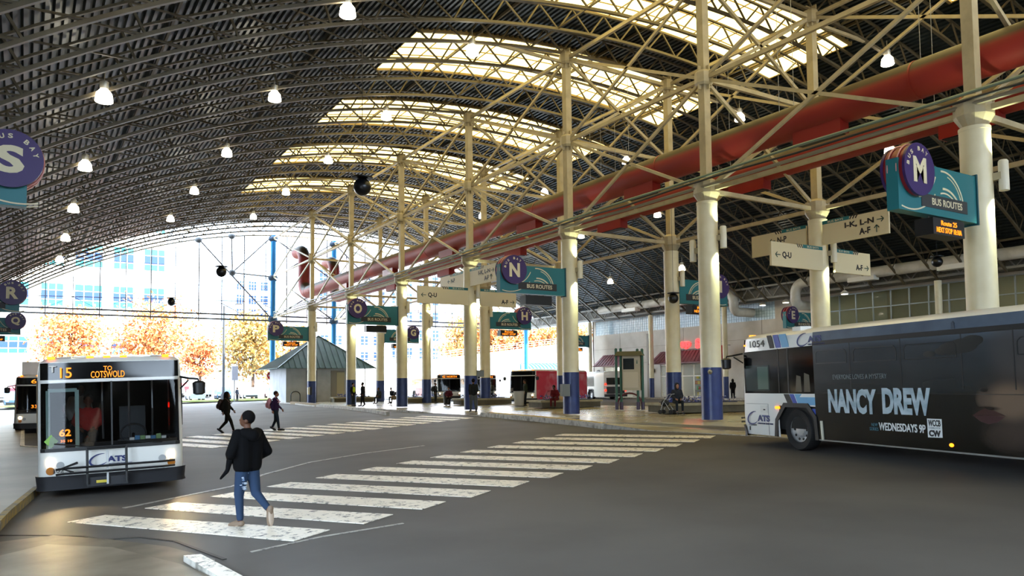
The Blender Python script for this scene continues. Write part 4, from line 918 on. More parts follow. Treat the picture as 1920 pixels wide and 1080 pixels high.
text('fleet_number', '102', .17, .085, M('number_black', '#26262a', .5), b15, frame((2.305, -.93, .6), (0, 1, 0), (1, 0, 0)), .0)
logo(b15, frame((2.325, -.02, .76), (0, 1, 0), (1, 0, 0)), .72)
_F = (sin(-.11), -cos(.11)); place(b15, _F, (1.523 - _F[0] * 2.2 * .977, 17.111 - _F[1] * 2.2 * .977, -.517), -.032, .977)
for s in (-1, 1):
    hd = bpy.data.lights.new('headlamp_beam', 'SPOT'); hd.energy = 55; hd.color = (1, .72, .36); hd.spot_size = radians(60); hd.spot_blend = .7; hd.shadow_soft_size = .08
    ho = bpy.data.objects.new('headlamp_beam', hd); COL.objects.link(ho); ho.location = (1.55 + s * 1.05, 16.7, .22); ho.rotation_euler = Vector((.22, -1, -.2)).to_track_quat('-Z', 'Y').to_euler()
# ---- the advert bus at right
b54 = bus('white city bus numbered 1054 with a black advert wrap along its side', side_dark=False, led=[('15', -.79, 2.49, .2, .2)])
SY = 1.31
def sf(x, z, y=SY): return frame((x, y, z), (-1, 0, 0), (0, 1, 0))
def side_poly(name, poly, mat, y0=1.296, y1=1.306): return MB().prism(poly, y0, y1, lambda u, v, w: (u, w, v)).build(name, mat, b54)
side_poly('window_band', [(2.02, 1.32), (2.02, 2.37), (-.66, 2.41), (-.66, 1.32)], M('window_band_black', '#0b0c0d', .08, spec=.6))
side_poly('window_frame', [(1.95, 1.38), (1.95, 2.02), (.98, 2.02), (.98, 1.38)], M('pane_greyish', '#39423f', .08), 1.30, 1.312)
side_poly('window_pane', [(1.45, 1.42), (1.45, 1.98), (1.02, 1.98), (1.02, 1.42)], M('pane_green', '#5d6f64', .06), 1.30, 1.316)
for a in ((.27, .22), (.62, .59)): side_poly('window_post', [(a[0], 1.34), (a[0], 2.4), (a[1], 2.4), (a[1], 1.34)], trimb, 1.3, 1.314)
side_poly('seat_back', [(.0, 1.36), (-.05, 1.75), (-.2, 1.72), (-.22, 1.36)], M('seat_tan', '#5d5546', .7), 1.3, 1.309)
side_poly('seat_back', [(-.3, 1.36), (-.33, 1.8), (-.5, 1.75), (-.52, 1.36)], M('seat_tan', '#5d5546', .7), 1.3, 1.309)
for (x0, x1, w_, mt) in ((1.02, .91, .18, trimb), (.78, .67, .2, liv_b), (.55, .44, .27, liv_s)): side_poly('roof_stripe', [(x0, 2.74), (x1, 2.42), (x1 - w_, 2.42), (x0 - w_, 2.74)], mt)
for (x0, x1, w_, mt) in ((.46, .33, .2, trimb), (.24, .12, .15, liv_b)): side_poly('belt_stripe', [(x0, 1.31), (x1, 1.1), (x1 - w_, 1.1), (x0 - w_, 1.31)], mt)
side_poly('belt_stripe', [(.06, 1.31), (-.07, 1.06), (-.66, 1.06), (-.66, 1.24), (-.12, 1.24), (-.2, 1.31)], liv_s); side_poly('belt_stripe', [(-.5, .98), (-.66, .98), (-.66, .84), (-.62, .84)], liv_b)
text('fleet_number', '1054', .6, .17, M('number_black', '#26262a', .5), b54, sf(1.42, 2.56), .0); side_poly('side_marker', [(2.0, 2.52), (2.0, 2.56), (1.93, 2.56), (1.93, 2.52)], amber)
side_poly('side_marker', [(.78, .95), (.78, 1.01), (.62, 1.01), (.62, .95)], amber, 1.3, 1.33); side_poly('fuel_door', [(1.4, .84), (1.4, 1.02), (1.12, 1.02), (1.12, .84)], M('bus_panel', '#d2d1ca', .35), 1.3, 1.308); side_poly('fuel_latch', [(1.28, .9), (1.28, .93), (1.2, .93), (1.2, .9)], black, 1.3, 1.312)
side_poly('panel_seam', [(2.0, 1.05), (2.0, 1.06), (1.08, 1.06), (1.08, 1.05)], M('seam_grey', '#8f8e88', .5)); side_poly('panel_seam', [(1.09, .3), (1.09, 1.05), (1.08, 1.05), (1.08, .3)], M('seam_grey', '#8f8e88', .5))
logo(b54, sf(1.42, .7), 1.0); logo(b54, sf(-.62, 2.56), .9); side_poly('tow_eye', [(1.9, .38), (1.9, .48), (1.86, .48), (1.86, .38)], black)
text('small_print', 'A CLEANER', .35, .04, M('seam_grey', '#8f8e88', .5), b54, sf(1.75, .52), 0)
# advert: a printed night sky with part of a plain face
m = bpy.data.materials.new('advert_print'); m.use_nodes = True; nt = m.node_tree; pb = nt.nodes['Principled BSDF']; pb.inputs['Roughness'].default_value = .22
tc = nt.nodes.new('ShaderNodeTexCoord'); sx = nt.nodes.new('ShaderNodeSeparateXYZ'); nt.links.new(tc.outputs['Object'], sx.inputs[0])
def node(t, **k):
    n = nt.nodes.new(t)
    for a, v in k.items(): setattr(n, a, v)
    return n
rp = node('ShaderNodeValToRGB'); mr = node('ShaderNodeMapRange'); mr.inputs[1].default_value = .3; mr.inputs[2].default_value = 2.8; nt.links.new(sx.outputs[2], mr.inputs[0]); nt.links.new(mr.outputs[0], rp.inputs[0])
for i, (p, c) in enumerate(((0, '#070909'), (.41, '#101414'), (.44, '#22282a'), (.78, '#3b4248'), (.85, '#59636e'), (1, '#6f7d92'))):
    el = rp.color_ramp.elements[i] if i < 2 else rp.color_ramp.elements.new(p); el.position = p; el.color = (*C(c), 1)
ns = node('ShaderNodeTexNoise'); ns.inputs['Scale'].default_value = 1.3; mp = node('ShaderNodeMapping'); mp.inputs['Scale'].default_value = (.5, 1, 2.4); nt.links.new(tc.outputs['Object'], mp.inputs[0]); nt.links.new(mp.outputs[0], ns.inputs['Vector'])
mx = node('ShaderNodeMix', data_type='RGBA', blend_type='MULTIPLY'); mx.inputs[0].default_value = .55; nt.links.new(rp.outputs[0], mx.inputs[6]); nt.links.new(ns.outputs['Fac'], mx.inputs[7])
def blob(prev, c, rad, col, lo, hi):
    v = node('ShaderNodeVectorMath', operation='SUBTRACT'); v.inputs[1].default_value = (c[0], 0, c[1]); nt.links.new(tc.outputs['Object'], v.inputs[0])
    w = node('ShaderNodeVectorMath', operation='MULTIPLY'); w.inputs[1].default_value = (1 / rad[0], 0, 1 / rad[1]); nt.links.new(v.outputs[0], w.inputs[0])
    ln = node('ShaderNodeVectorMath', operation='LENGTH'); nt.links.new(w.outputs[0], ln.inputs[0])
    r = node('ShaderNodeMapRange', interpolation_type='SMOOTHSTEP'); r.inputs[1].default_value = 1.0; r.inputs[2].default_value = .35; r.inputs[3].default_value = lo; r.inputs[4].default_value = hi; nt.links.new(ln.outputs['Value'], r.inputs[0])
    k = node('ShaderNodeMix', data_type='RGBA'); k.inputs[7].default_value = (*C(col), 1); nt.links.new(r.outputs[0], k.inputs[0]); nt.links.new(prev, k.inputs[6]); return k.outputs[2]
o = mx.outputs[2]
o = blob(o, (-6.05, 1.15), (1.42, 1.15), '#3a312c', 0, .95); o = blob(o, (-5.75, 2.1), (.8, .75), '#4a4746', 0, .6); o = blob(o, (-5.5, 1.22), (.62, .42), '#75614f', 0, .75); o = blob(o, (-5.0, 1.25), (.2, .22), '#5f4f43', 0, .6)
o = blob(o, (-5.35, .62), (.55, .3), '#463a33', 0, .4); o = blob(o, (-6.6, 1.0), (.7, .9), '#1c1917', 0, .8); o = blob(o, (-5.05, 1.1), (.34, .05), '#1a1110', 0, .9)
nt.links.new(o, pb.inputs['Base Color']); adv = m
XR = 2.2 - 12.2
b = MB(); b.prism([(-.66, .3), (-.66, 2.42), (XR + .2, 2.42), (XR + .2, .3)], 1.297, 1.305, lambda u, v, w: (u, w, v)); aw = b.build('advert_wrap', adv, b54)
b = MB(); b.add([(-.66, 1.301, 2.5), (XR + .2, 1.301, 2.5), (XR + .2, 1.283, 2.71), (-.66, 1.283, 2.71)], [(0, 1, 2, 3)]); b.build('advert_band', M('advert_band_blue', '#56616f', .3, noise=(1.5, '#3f4956', .4, .75)), b54)
side_poly('drip_rail', [(-.66, 2.41), (-.66, 2.505), (XR + .2, 2.505), (XR + .2, 2.41)], trimb, 1.297, 1.315)
side_poly('wrap_sill', [(-.7, .28), (-.7, .31), (XR + .2, .31), (XR + .2, .28)], M('sill_steel', '#8d8f8c', .4, .6), 1.29, 1.31); side_poly('splash_strip', [(-.84, .3), (-.82, .72), (-.88, .72), (-.9, .3)], M('strip_bone', '#c9c6b4', .5), 1.3, 1.33)
for x in (-1.81, -3.2, -4.6, -5.62, -7.0, -8.4): side_poly('window_seam', [(x, 1.42), (x, 2.41), (x - .02, 2.41), (x - .02, 1.42)], trimb, 1.3, 1.309)
side_poly('window_seam', [(-.66, 1.335), (-.66, 1.345), (XR + .3, 1.345), (XR + .3, 1.335)], trimb, 1.3, 1.309)
vent_m = M('hopper_outline', '#1c2022', .3)
for x0, x1 in ((-.75, -1.72), (-1.93, -3.1), (-3.3, -4.5), (-5.7, -6.9)):
    b = MB(); P = [(x0, 2.0), (x0, 2.22), (x0 - .06, 2.28), (x1 + .06, 2.28), (x1, 2.22), (x1, 2.0)]
    for p, q in zip(P, P[1:] + P[:1]): b.bar((p[0], 1.308, p[1]), (q[0], 1.308, q[1]), .02, .006, up=(0, 1, 0))
    b.build('hopper_window', vent_m, b54)
adt = M('advert_type', '#b4c2c8', .3, noise=(3, '#7f949e', .35, .7)); adw = M('advert_white', '#d3d6d4', .4); adg = M('advert_grey', '#6f787a', .4)
text('advert_title', 'NANCY', 1.42, .52, adt, b54, sf(-1.81, 1.17), .05); text('advert_title', 'DREW', 1.2, .52, adt, b54, sf(-3.28, 1.19), .05)
text('advert_tagline', 'EVERYONE LOVES A MYSTERY', 1.55, .1, adg, b54, sf(-2.06, 1.69), .0); text('advert_small', 'NEW', .17, .065, M('advert_teal', '#3d6a78', .4), b54, sf(-2.44, .705), .0); text('advert_small', 'SERIES', .24, .065, M('advert_teal', '#3d6a78', .4), b54, sf(-2.42, .62), .0)
text('advert_line', 'WEDNESDAYS 9P', 1.17, .16, adw, b54, sf(-3.14, .68), .02)
side_poly('station_badge', [(-3.77, .53), (-3.77, .88), (-4.1, .88), (-4.1, .54)], adw, 1.3, 1.309); text('badge_lettering', 'WCCB', .28, .12, black, b54, sf(-3.935, .8), .03); text('badge_lettering', 'CW', .27, .12, black, b54, sf(-3.935, .61), .06); text('badge_lettering', 'CHARLOTTE', .26, .03, adg, b54, sf(-3.935, .71), 0)
lip = M('printed_lip', '#3a2224', .3); lipd = M('printed_lip_dark', '#38201e', .3)
side_poly('printed_lip', [(-4.76, .97), (-4.9, 1.05), (-5.02, 1.1), (-5.1, 1.07), (-5.2, 1.06), (-5.42, .98), (-5.1, .985)], lipd, 1.3, 1.308); side_poly('printed_lip', [(-4.78, .965), (-5.1, .98), (-5.4, .97), (-5.25, .87), (-5.08, .83), (-4.92, .87)], lip, 1.3, 1.308)
MB().ball((-5.02, 1.306, 1.42), .07, 12, 6, (1.2, .03, .6)).build('printed_nostril', M('printed_black', '#080606', .4), b54)
for x, z, r in ((-4.2, 2.12, .12), (-4.4, 2.16, .2), (-4.65, 2.2, .22), (-4.85, 2.28, .16), (-3.9, 2.08, .1)): MB().ball((x, 1.3055, z), r, 14, 8, (1.4, .02, .6)).build('printed_trees', M('printed_tree', '#15191a', .4), b54)
side_poly('printed_lighthouse', [(-4.42, 2.51), (-4.43, 2.62), (-4.46, 2.65), (-4.49, 2.62), (-4.5, 2.51)], M('printed_grey', '#3c4550', .4), 1.29, 1.312)
MB().ball((-4.29, 1.31, .42), .05, 10, 6, (1, .4, .7)).build('side_marker', EM('marker_flare', '#ff7a12', 2.5), b54)
MB().bbox((.05, .75, 2.75), (.35, 1.05, 2.9)).build('roof_hatch', busw, b54)
_F = (sin(.256), cos(.256)); place(b54, _F, (15.525 + cos(.256) * 1.318, 12.099 - sin(.256) * 1.318, -.047 + .026), .02, 1.014)
# ---- other buses
e = bus('white hybrid bus waiting behind the bus signed 15', lod=1, led=[('62', -.4, 2.52, .5, .2), ('33', -.5, 1.3, .25, .15)])
MB().bbox((-4, -1.05, 2.85), (1.3, 1.05, 3.5)).build('roof_unit', busw, e); place(e, (0, -1), (.95, 46.7, -.5))
e = bus('white bus with lit orange sign parked head-on beyond the benches', lod=1, led=[('42', -.62, 2.52, .35, .24), ('NORTH', .25, 2.52, 1.1, .2)], opts=())
MB().bbox((-6.5, -1.32, .5), (-2.2, -1.3, 1.34)).build('side_advert', M('advert_pink', '#c08e8c', .5), e); place(e, (-.17, -.98), (38.2, 75.0, .05))
e = bus('bus with lit orange sign half hidden by the H sign column', lod=1, led=[('NORTH', 0, 2.52, 1.5, .24)]); place(e, (-.12, -.99), (44.6, 78.5, .05))
e = bus('bus with a pink-red advert side turning behind the middle bench', L=8.2, lod=1)
rp_ = M('advert_rose', '#d0344c', .45, noise=(1.2, '#d6808c', .45, .65)); MB().bbox((-5.8, 1.3, .4), (2.02, 1.325, 2.7)).build('side_advert', rp_, e); MB().bbox((-5.8, 1.32, 2.5), (1.9, 1.333, 2.62)).build('advert_stripe', M('advert_red', '#c8283c', .45), e); place(e, (-.93, -.37), (36.2, 53.9, .03))
e = bus('white bus seen from behind with lit red tail lamps', lod=1, L=11); place(e, (.22, .97), (52.3, 69.5, .05))
e = bus('small white shuttle bus on the street beside the left bus mirror', lod=1, L=7.5, group=None); place(e, (-.25, -.97), (13.2, 95.6, gz(13, 95)), 0, .88)
# ================================================================ people
def soft_mesh(name, caps, balls, mat, parent, vox=.018, extra=None):
    """One continuous surface grown from tapered limbs (p, q, r0, r1) and ellipsoids (c, (rx, ry, rz), R)."""
    b = MB()
    for p, q, r0, r1 in caps:
        p, q = Vector(p), Vector(q); b.ball(p, r0, 12, 8); b.ball(q, r1, 12, 8)
        if (q - p).length > .005: b.path([p, q], [r0, r1], 12)
    for c, sc, R in balls: b.ball(c, 1, 16, 12, sc, R)
    me = bpy.data.meshes.new(name); me.from_pydata(b.v, [], b.f)
    bm = bmesh.new(); bm.from_mesh(me); bmesh.ops.recalc_face_normals(bm, faces=bm.faces); bm.to_mesh(me); bm.free()
    ob = bpy.data.objects.new(name, me); COL.objects.link(ob)
    md = ob.modifiers.new('remesh', 'REMESH'); md.mode = 'VOXEL'; md.voxel_size = vox
    sm = ob.modifiers.new('smooth', 'SMOOTH'); sm.factor = .5; sm.iterations = 4
    dg = bpy.context.evaluated_depsgraph_get(); m2 = bpy.data.meshes.new_from_object(ob.evaluated_get(dg)); bpy.data.objects.remove(ob)
    if extra and extra.v:
        n = len(m2.vertices); vs = [tuple(v.co) for v in m2.vertices] + extra.v; fs = [tuple(p.vertices) for p in m2.polygons] + [tuple(i + n for i in f) for f in extra.f]
        m2 = bpy.data.meshes.new(name); m2.from_pydata(vs, [], fs)
    m2.polygons.foreach_set('use_smooth', [True] * len(m2.polygons)); m2.materials.clear(); m2.materials.append(mat); m2.name = name
    o = bpy.data.objects.new(name, m2); COL.objects.link(o); o.parent = parent; return o
STAND = dict(pelvis=(0, 0, .92), spine=(0, -.01, 1.08), chest=(0, .0, 1.27), neck=(0, -.01, 1.43), jaw=(0, .03, 1.52), head=(0, .02, 1.60), crown=(0, .0, 1.67),
             shoL=(-.17, -.01, 1.37), elbL=(-.23, -.03, 1.12), wriL=(-.22, .1, .92), palL=(-.21, .13, .84), shoR=(.17, -.01, 1.37), elbR=(.23, -.03, 1.12), wriR=(.22, .1, .92), palR=(.21, .13, .84),
             hipL=(-.09, 0, .88), kneL=(-.1, .03, .48), ankL=(-.1, 0, .09), toeL=(-.11, .16, .035), hipR=(.09, 0, .88), kneR=(.1, .03, .48), ankR=(.1, 0, .09), toeR=(.11, .16, .035))
def walk(st=.32, lead='L'):
    J = dict(STAND); o = 'R' if lead == 'L' else 'L'; s = {'L': -1, 'R': 1}
    J['kne' + lead] = (s[lead] * .1, st * .62, .5); J['ank' + lead] = (s[lead] * .1, st, .1); J['toe' + lead] = (s[lead] * .11, st + .17, .06)
    J['kne' + o] = (s[o] * .1, -st * .15, .47); J['ank' + o] = (s[o] * .1, -st * 1.0, .16); J['toe' + o] = (s[o] * .11, -st * 1.0 + .14, .03)
    J['elb' + lead] = (s[lead] * .23, -.14, 1.13); J['wri' + lead] = (s[lead] * .22, -.1, .9); J['pal' + lead] = (s[lead] * .21, -.08, .82)
    J['elb' + o] = (s[o] * .23, .02, 1.12); J['wri' + o] = (s[o] * .2, .2, .95); J['pal' + o] = (s[o] * .19, .25, .88)
    return J
def sit(lean=.12, h=.46):
    J = dict(STAND); d = .92 - (h + .1)
    for k, v in STAND.items():
        t = max(0, (v[2] - .92)) / .75; J[k] = (v[0], v[1] + lean * t, v[2] - d)
    for s, q in (('L', -1), ('R', 1)):
        J['hip' + s] = (q * .1, .02, h + .08); J['kne' + s] = (q * .13, .42, h + .06); J['ank' + s] = (q * .13, .44, .09); J['toe' + s] = (q * .14, .6, .035)
        J['elb' + s] = (q * .25, lean * .3 + .02, .78); J['wri' + s] = (q * .13, .26, .66); J['pal' + s] = (q * .08, .33, .63)
    return J
def person(label, loc, rot, J, skin='#6b4630', top='#17181c', legs='#20242c', shoe='#15151a', hair='#120e0c', hood=False, H=1.7, vox=.022, bag=None, skirt=False, group=None, bulk=1.):
    J = dict(J); e = empty('person', loc, rot, label, 'person', group); k = H / 1.72; e.scale = (k, k, k)
    V = {q: Vector(v) for q, v in J.items() if q != 'look'}
    sm = M('skin_' + skin[1:], skin, .55, spec=.3); tm = M('top_' + top[1:], top, .9, spec=.15); lm = M('legs_' + legs[1:], legs, .9, spec=.15); fm = M('shoe_' + shoe[1:], shoe, .6); hm = M('hair_' + hair[1:], hair, .9, spec=.15)
    X = MB()
    for s, q in (('L', -1), ('R', 1)):      # five curled fingers on each hand, thumb from the side of the palm
        w, p = V['wri' + s], V['pal' + s]; d = (p - w).normalized(); a = d.cross(Vector((q, 0, 0)))
        a = a.normalized() if a.length > .1 else Vector((0, 1, 0)); n = a.cross(d).normalized()
        for i, ln in enumerate((.062, .074, .07, .055)):
            o = p + a * (.027 - .018 * i); X.path([o - d * .012, o + d * ln * .45, o + d * ln * .8 + n * .018, o + d * ln * .9 + n * .04], [.009, .0085, .008, .006], 5)
        o = w + d * .035 + a * .025; X.path([o, o + a * .028 + d * .02, o + a * .035 + d * .05 + n * .012], [.011, .01, .007], 5)
    h = V['head']; up = (V['crown'] - V['jaw']).normalized(); f = Vector((0, 1, 0)); f = (f - up * f.dot(up)).normalized(); rt = f.cross(up)
    yw = J.get('look', 0.); f, rt = f * cos(yw) - rt * sin(yw), rt * cos(yw) + f * sin(yw); R = Matrix((rt, f, up)).transposed()
    B = [(h + up * .01, (.078, .098, .112), R), (h - up * .06 + f * .03, (.058, .068, .065), R), (h + f * .092 - up * .03, (.016, .026, .026), R), (h + f * .088 - up * .07, (.026, .014, .014), R)]
    B += [(h + rt * q * .078 - up * .02 - f * .01, (.018, .03, .036), R) for q in (-1, 1)]
    c0 = [(V['pelvis'] + Vector((q * .06, 0, 0)), V['spine'] + Vector((q * .055, 0, 0)), .105, .095) for q in (-1, 1)] + [(V['spine'] + Vector((q * .055, 0, 0)), V['chest'] + Vector((q * .07, 0, 0)), .095, .11) for q in (-1, 1)]
    c0 += [(V['chest'], V['neck'], .1, .055), (V['neck'] - Vector((0, 0, .02)), h - up * .05, .055, .05)]
    for s in 'LR':
        c0 += [(V['chest'] + (V['sho' + s] - V['chest']) * .4, V['sho' + s], .075, .058), (V['sho' + s], V['elb' + s], .05, .04), (V['elb' + s], V['wri' + s], .04, .028), (V['wri' + s], V['pal' + s], .026, .03),
               (V['hip' + s], V['kne' + s], .088, .058), (V['kne' + s], V['ank' + s], .056, .038), (V['ank' + s] - Vector((0, 0, .02)), V['toe' + s], .036, .026)]
    soft_mesh('body', c0, B, sm, e, vox * .8, X)
    for q in (-1, 1): MB().ball(h + f * .083 + rt * q * .034 + up * .012, .01, 8, 5, (1, .6, .7), R).build('eye', M('eye_dark', '#161312', .8, spec=.1), e, 60)
    MB().ball(h + f * .098 - up * .07, .022, 8, 4, (1.0, .3, .22), R).build('mouth', M('lip_' + skin[1:], '#5a2f2a', .6), e, 60)
    wd = 1.22 if skirt else 1.0; g = []
    for s, q in (('L', -1), ('R', 1)):
        g += [(V['pelvis'] + Vector((q * .06, 0, .04)), V['hip' + s], .118, .112), (V['hip' + s], V['kne' + s], .105, .074 * wd), (V['kne' + s], V['ank' + s].lerp(V['kne' + s], .1), .07 * wd, .052 * wd)]
    soft_mesh('trousers', g, [], lm, e, vox)
    bk = bulk; low = V['pelvis'] + Vector((0, 0, .0)); g = []
    for q in (-1, 1):
        g += [(low + Vector((q * .07 * bk, 0, 0)), V['spine'] + Vector((q * .07 * bk, 0, 0)), .125 * bk, .125 * bk), (V['spine'] + Vector((q * .07 * bk, 0, 0)), V['chest'] + Vector((q * .08 * bk, 0, 0)), .125 * bk, .13 * bk)]
    g += [(V['chest'], V['chest'].lerp(V['neck'], .8), .12 * bk, .085)]
    for s in 'LR': g += [(V['chest'] + (V['sho' + s] - V['chest']) * .4, V['sho' + s], .1 * bk, .08 * bk), (V['sho' + s], V['elb' + s], .076 * bk, .064 * bk), (V['elb' + s], V['wri' + s].lerp(V['elb' + s], .08), .064 * bk, .046 * bk)]
    soft_mesh('jacket', g, [], tm, e, vox)
    for s in 'LR':
        a, t = V['ank' + s], V['toe' + s]; d = (t - a); up_ = Vector((0, 0, 1)) if d.z > -.1 else Vector((0, .9, .3)).normalized(); heel = a - up_ * .045 - d.normalized() * .03
        soft_mesh('shoe', [(heel, a.lerp(t, .5) - up_ * .015, .045, .048), (a.lerp(t, .5) - up_ * .015, t + d.normalized() * .05, .048, .034)], [], fm, e, vox * .7)
        R2 = Matrix((d.normalized().cross(up_), d.normalized(), up_)).transposed(); MB().ball(a.lerp(t, .5) - up_ * .058, 1, 14, 6, (.05, .145, .014), R2).build('shoe_sole', M('sole_' + shoe[1:], '#b9a795' if shoe == '#7d6a58' else '#2a2a2a', .7), e, 60)
    if hood: soft_mesh('hood', [(V['neck'] - f * .03, h - f * .05 - up * .03, .1, .118), (h - f * .05 - up * .03, h + up * .05 - f * .025, .118, .11)], [], tm, e, vox)
    else: MB().ball(h - f * .016 + up * .03, 1, 18, 10, (.09, .103, .108), R).build('hair', hm, e, 60)
    if bag:
        b = empty('backpack', loc, rot, bag[1], 'backpack'); b.scale = (k, k, k); c = V['chest'] + Vector((0, -.27, -.08)); bm_ = M('bag_' + bag[0][1:], bag[0], .8)
        MB().ball(c, .24, 14, 10, (.72, .5, 1.0)).build('bag_body', bm_, b, 60); MB().ball(c + Vector((0, -.1, -.07)), .15, 12, 8, (.8, .5, .8)).build('bag_pocket', bm_, b, 60)
        for q in (-1, 1): MB().path([c + Vector((q * .1, .1, .16)), V['sho' + 'LR'[(q + 1) // 2]] + Vector((-q * .05, -.02, .09)), V['chest'] + Vector((q * .12, .17, .0)), c + Vector((q * .12, .12, -.15))], .022, 6).build('bag_strap', bm_, b)
    return e
def face(dx, dy): return atan2(-dx, dy)
# the woman walking away over the zebra crossing
J = dict(STAND); J.update(hipL=(-.085, 0, .86), kneL=(-.1, .06, .48), ankL=(-.1, .02, .09), toeL=(-.13, .17, .035), hipR=(.085, 0, .86), kneR=(.11, -.06, .49), ankR=(.12, -.37, .27), toeR=(.13, -.37, .1),
         elbL=(-.3, -.02, 1.1), wriL=(-.17, .18, .98), palL=(-.12, .23, .96), elbR=(.31, -.06, 1.1), wriR=(.2, .15, .96), palR=(.15, .2, .93), look=.75)
w = person('person with short black hair in black puffer jacket and ripped blue jeans crossing alone', (2.78, 11.72, -.437), face(-.35, .94), J, skin='#5a3a29', top='#060608', legs='#2c3c54', shoe='#7d6a58', hair='#0c0a0a', H=1.66, vox=.013, bulk=1.16)
jk = M('top_060608', '#060608', .9)
soft_mesh('jacket_hood', [((-.11, -.07, 1.40), (0, -.14, 1.36), .075, .095), ((0, -.14, 1.36), (.11, -.07, 1.40), .095, .075)], [], jk, w, .013)
soft_mesh('jacket_flap', [((-.2, .12, 1.12), (-.24, .14, .86), .05, .035), ((-.24, .14, .86), (-.38, .1, .74), .03, .02), ((-.26, .06, 1.0), (-.3, .06, .84), .05, .03), ((-.3, .06, .84), (-.37, .1, .75), .03, .02)], [], jk, w, .013)
rip = M('denim_rip', '#b9c4d2', .9, noise=(40, '#5d7ba0', .45, .6))
rnd = random.Random(5)
for (cx, cz, wd) in ((-.1, .66, .05), (-.09, .645, .045), (-.11, .6, .05), (-.1, .575, .05), (-.095, .56, .035), (-.14, .74, .02), (-.135, .72, .018), (-.13, .70, .022), (-.045, .80, .014), (-.165, .63, .02)):
    b = MB(); R_ = .1 if cz < .7 else .112; n = 7; hh = rnd.uniform(.006, .011)
    for i in range(n):
        a0, a1 = [(cx + .095) * 9 + wd * 9 * (2 * (i + d) / n - 1) for d in (0, 1)]
        pt = lambda a, z: (-.088 + R_ * 1.02 * sin(a), .02 + .0 - R_ * 1.04 * cos(a), z)
        h0, h1 = hh * (1 - abs(2 * i / n - 1)) + .002, hh * (1 - abs(2 * (i + 1) / n - 1)) + .002
        b.quad(pt(a0, cz - h0), pt(a1, cz - h1), pt(a1, cz + h1), pt(a0, cz + h0))
    b.build('jean_rip', rip, w, fix=False)
person('person in black hooded coat with dark backpack, left of two on the far crossing', (7.26, 34.25, -.3), face(.85, -.53), walk(.34, 'R'), top='#14130f', legs='#16150f', hood=True, H=1.72, bag=('#3a2a28', 'dark backpack with reddish straps on the hooded walker'))
person('person in purple top and dark jeans, right of two on the far crossing', (9.07, 33.39, -.25), face(.9, -.44), walk(.16, 'R'), skin='#8a5a42', top='#2a1a38', legs='#1c242c', hair='#2a1c18', H=1.68, bag=('#c98a94', 'pink backpack on the walker in purple'))
person('dark figure standing by the lamp post far beyond the crossings', (22.0, 98.2, gz(22, 98) + .02), face(.6, -.8), STAND, top='#3a3c44', legs='#24262c', H=1.75)
v = person('person in black jacket with yellow safety vest by a blue column', (20.9, 55.9, .175), face(.5, -.85), STAND, skin='#a8795e', top='#15171a', legs='#2a3138', H=1.72)
MB().ball((.0, .09, 1.2), .2, 12, 8, (.75, .62, 1.15)).build('safety_vest', M('vest_yellow', '#c8e02c', .6), v, 60)
person('person in black standing beside the yellow-vested one', (20.75, 53.5, .175), face(-.7, .7), walk(.08), top='#18181c', legs='#141519', H=1.74)
person('seated person in dark clothes at the far end bench', (25.2, 61.2, .175), face(-.9, -.4), sit(), top='#22262c', legs='#2b3036', group=None)
person('seated person bent over a pale stroller at the far end bench', (26.4, 61.0, .175), face(-.85, -.5), sit(.4), top='#14171c', legs='#1d2024')
person('person in black standing near the orange bus sign', (29.9, 60.2, .175), face(.5, -.8), STAND, top='#17181c', legs='#23262b', bag=('#20242c', 'black bag on the back of the person near the bus'))
person('seated person in burgundy jacket beside a black bin', (26.4, 50.9, .175), face(-.6, -.8), sit(.2), skin='#7a4e38', top='#4a1c28', legs='#17181c')
person('person in charcoal top and grey trousers walking away by the Q-U column', (20.5, 36.7, .175), face(.3, .95), walk(.22, 'L'), top='#1d1f1e', legs='#4f5453', shoe='#22211f', H=1.78, skirt=True)
person('person with a grey backpack standing by the rear middle bench', (31.9, 54.2, .175), face(.2, .95), STAND, top='#6d7377', legs='#2b2d31', bag=('#22262a', 'dark backpack on the person by the rear bench'))
person('person in dark green jacket standing at the mesh bin', (28.5, 43.9, .175), face(-.9, .2), STAND, top='#232a20', legs='#1a1c20', H=1.78)
person('seated person in a burgundy tracksuit on the middle bench', (27.35, 38.75, .175), face(-.85, -.55), sit(.28), skin='#4a2f22', top='#5c1820', legs='#54161e', hair='#120d0b', H=1.75)
person('person looking at a phone behind the middle bench', (31.6, 42.4, .175), face(.6, -.75), STAND, skin='#5b3a2a', top='#44443f', legs='#191a1e', H=1.66)
person('seated person in a grey hoodie holding a walker', (26.0, 27.0, .175), face(-.45, -.9), sit(.1), skin='#a3735a', top='#2c2e34', legs='#20252b', hood=True, H=1.78)
person('person in an orange vest outside the shop below the red sign', (54.8, 51.6, .175), face(.7, -.6), walk(.1), top='#c2481f', legs='#1a1b20', skin='#6b4630', H=1.75)
person('person in a long black coat outside the shop, beside the orange vest', (54.3, 49.2, .175), face(.6, .7), STAND, top='#0d0d10', legs='#0d0d10', hood=True, H=1.76, skirt=True)
d_ = person('bus driver in a red shirt behind the wheel of the bus signed 15', (1.15, 18.55, .12), face(-.1, -1), sit(.05), skin='#5b3a2a', top='#9a2a26', legs='#20242c', H=1.7)
d2 = person('passenger in a white shirt standing behind the bus driver', (1.05, 19.6, .02), face(.3, -1), STAND, skin='#4a3024', top='#cfd3cc', legs='#20242c', H=1.68)

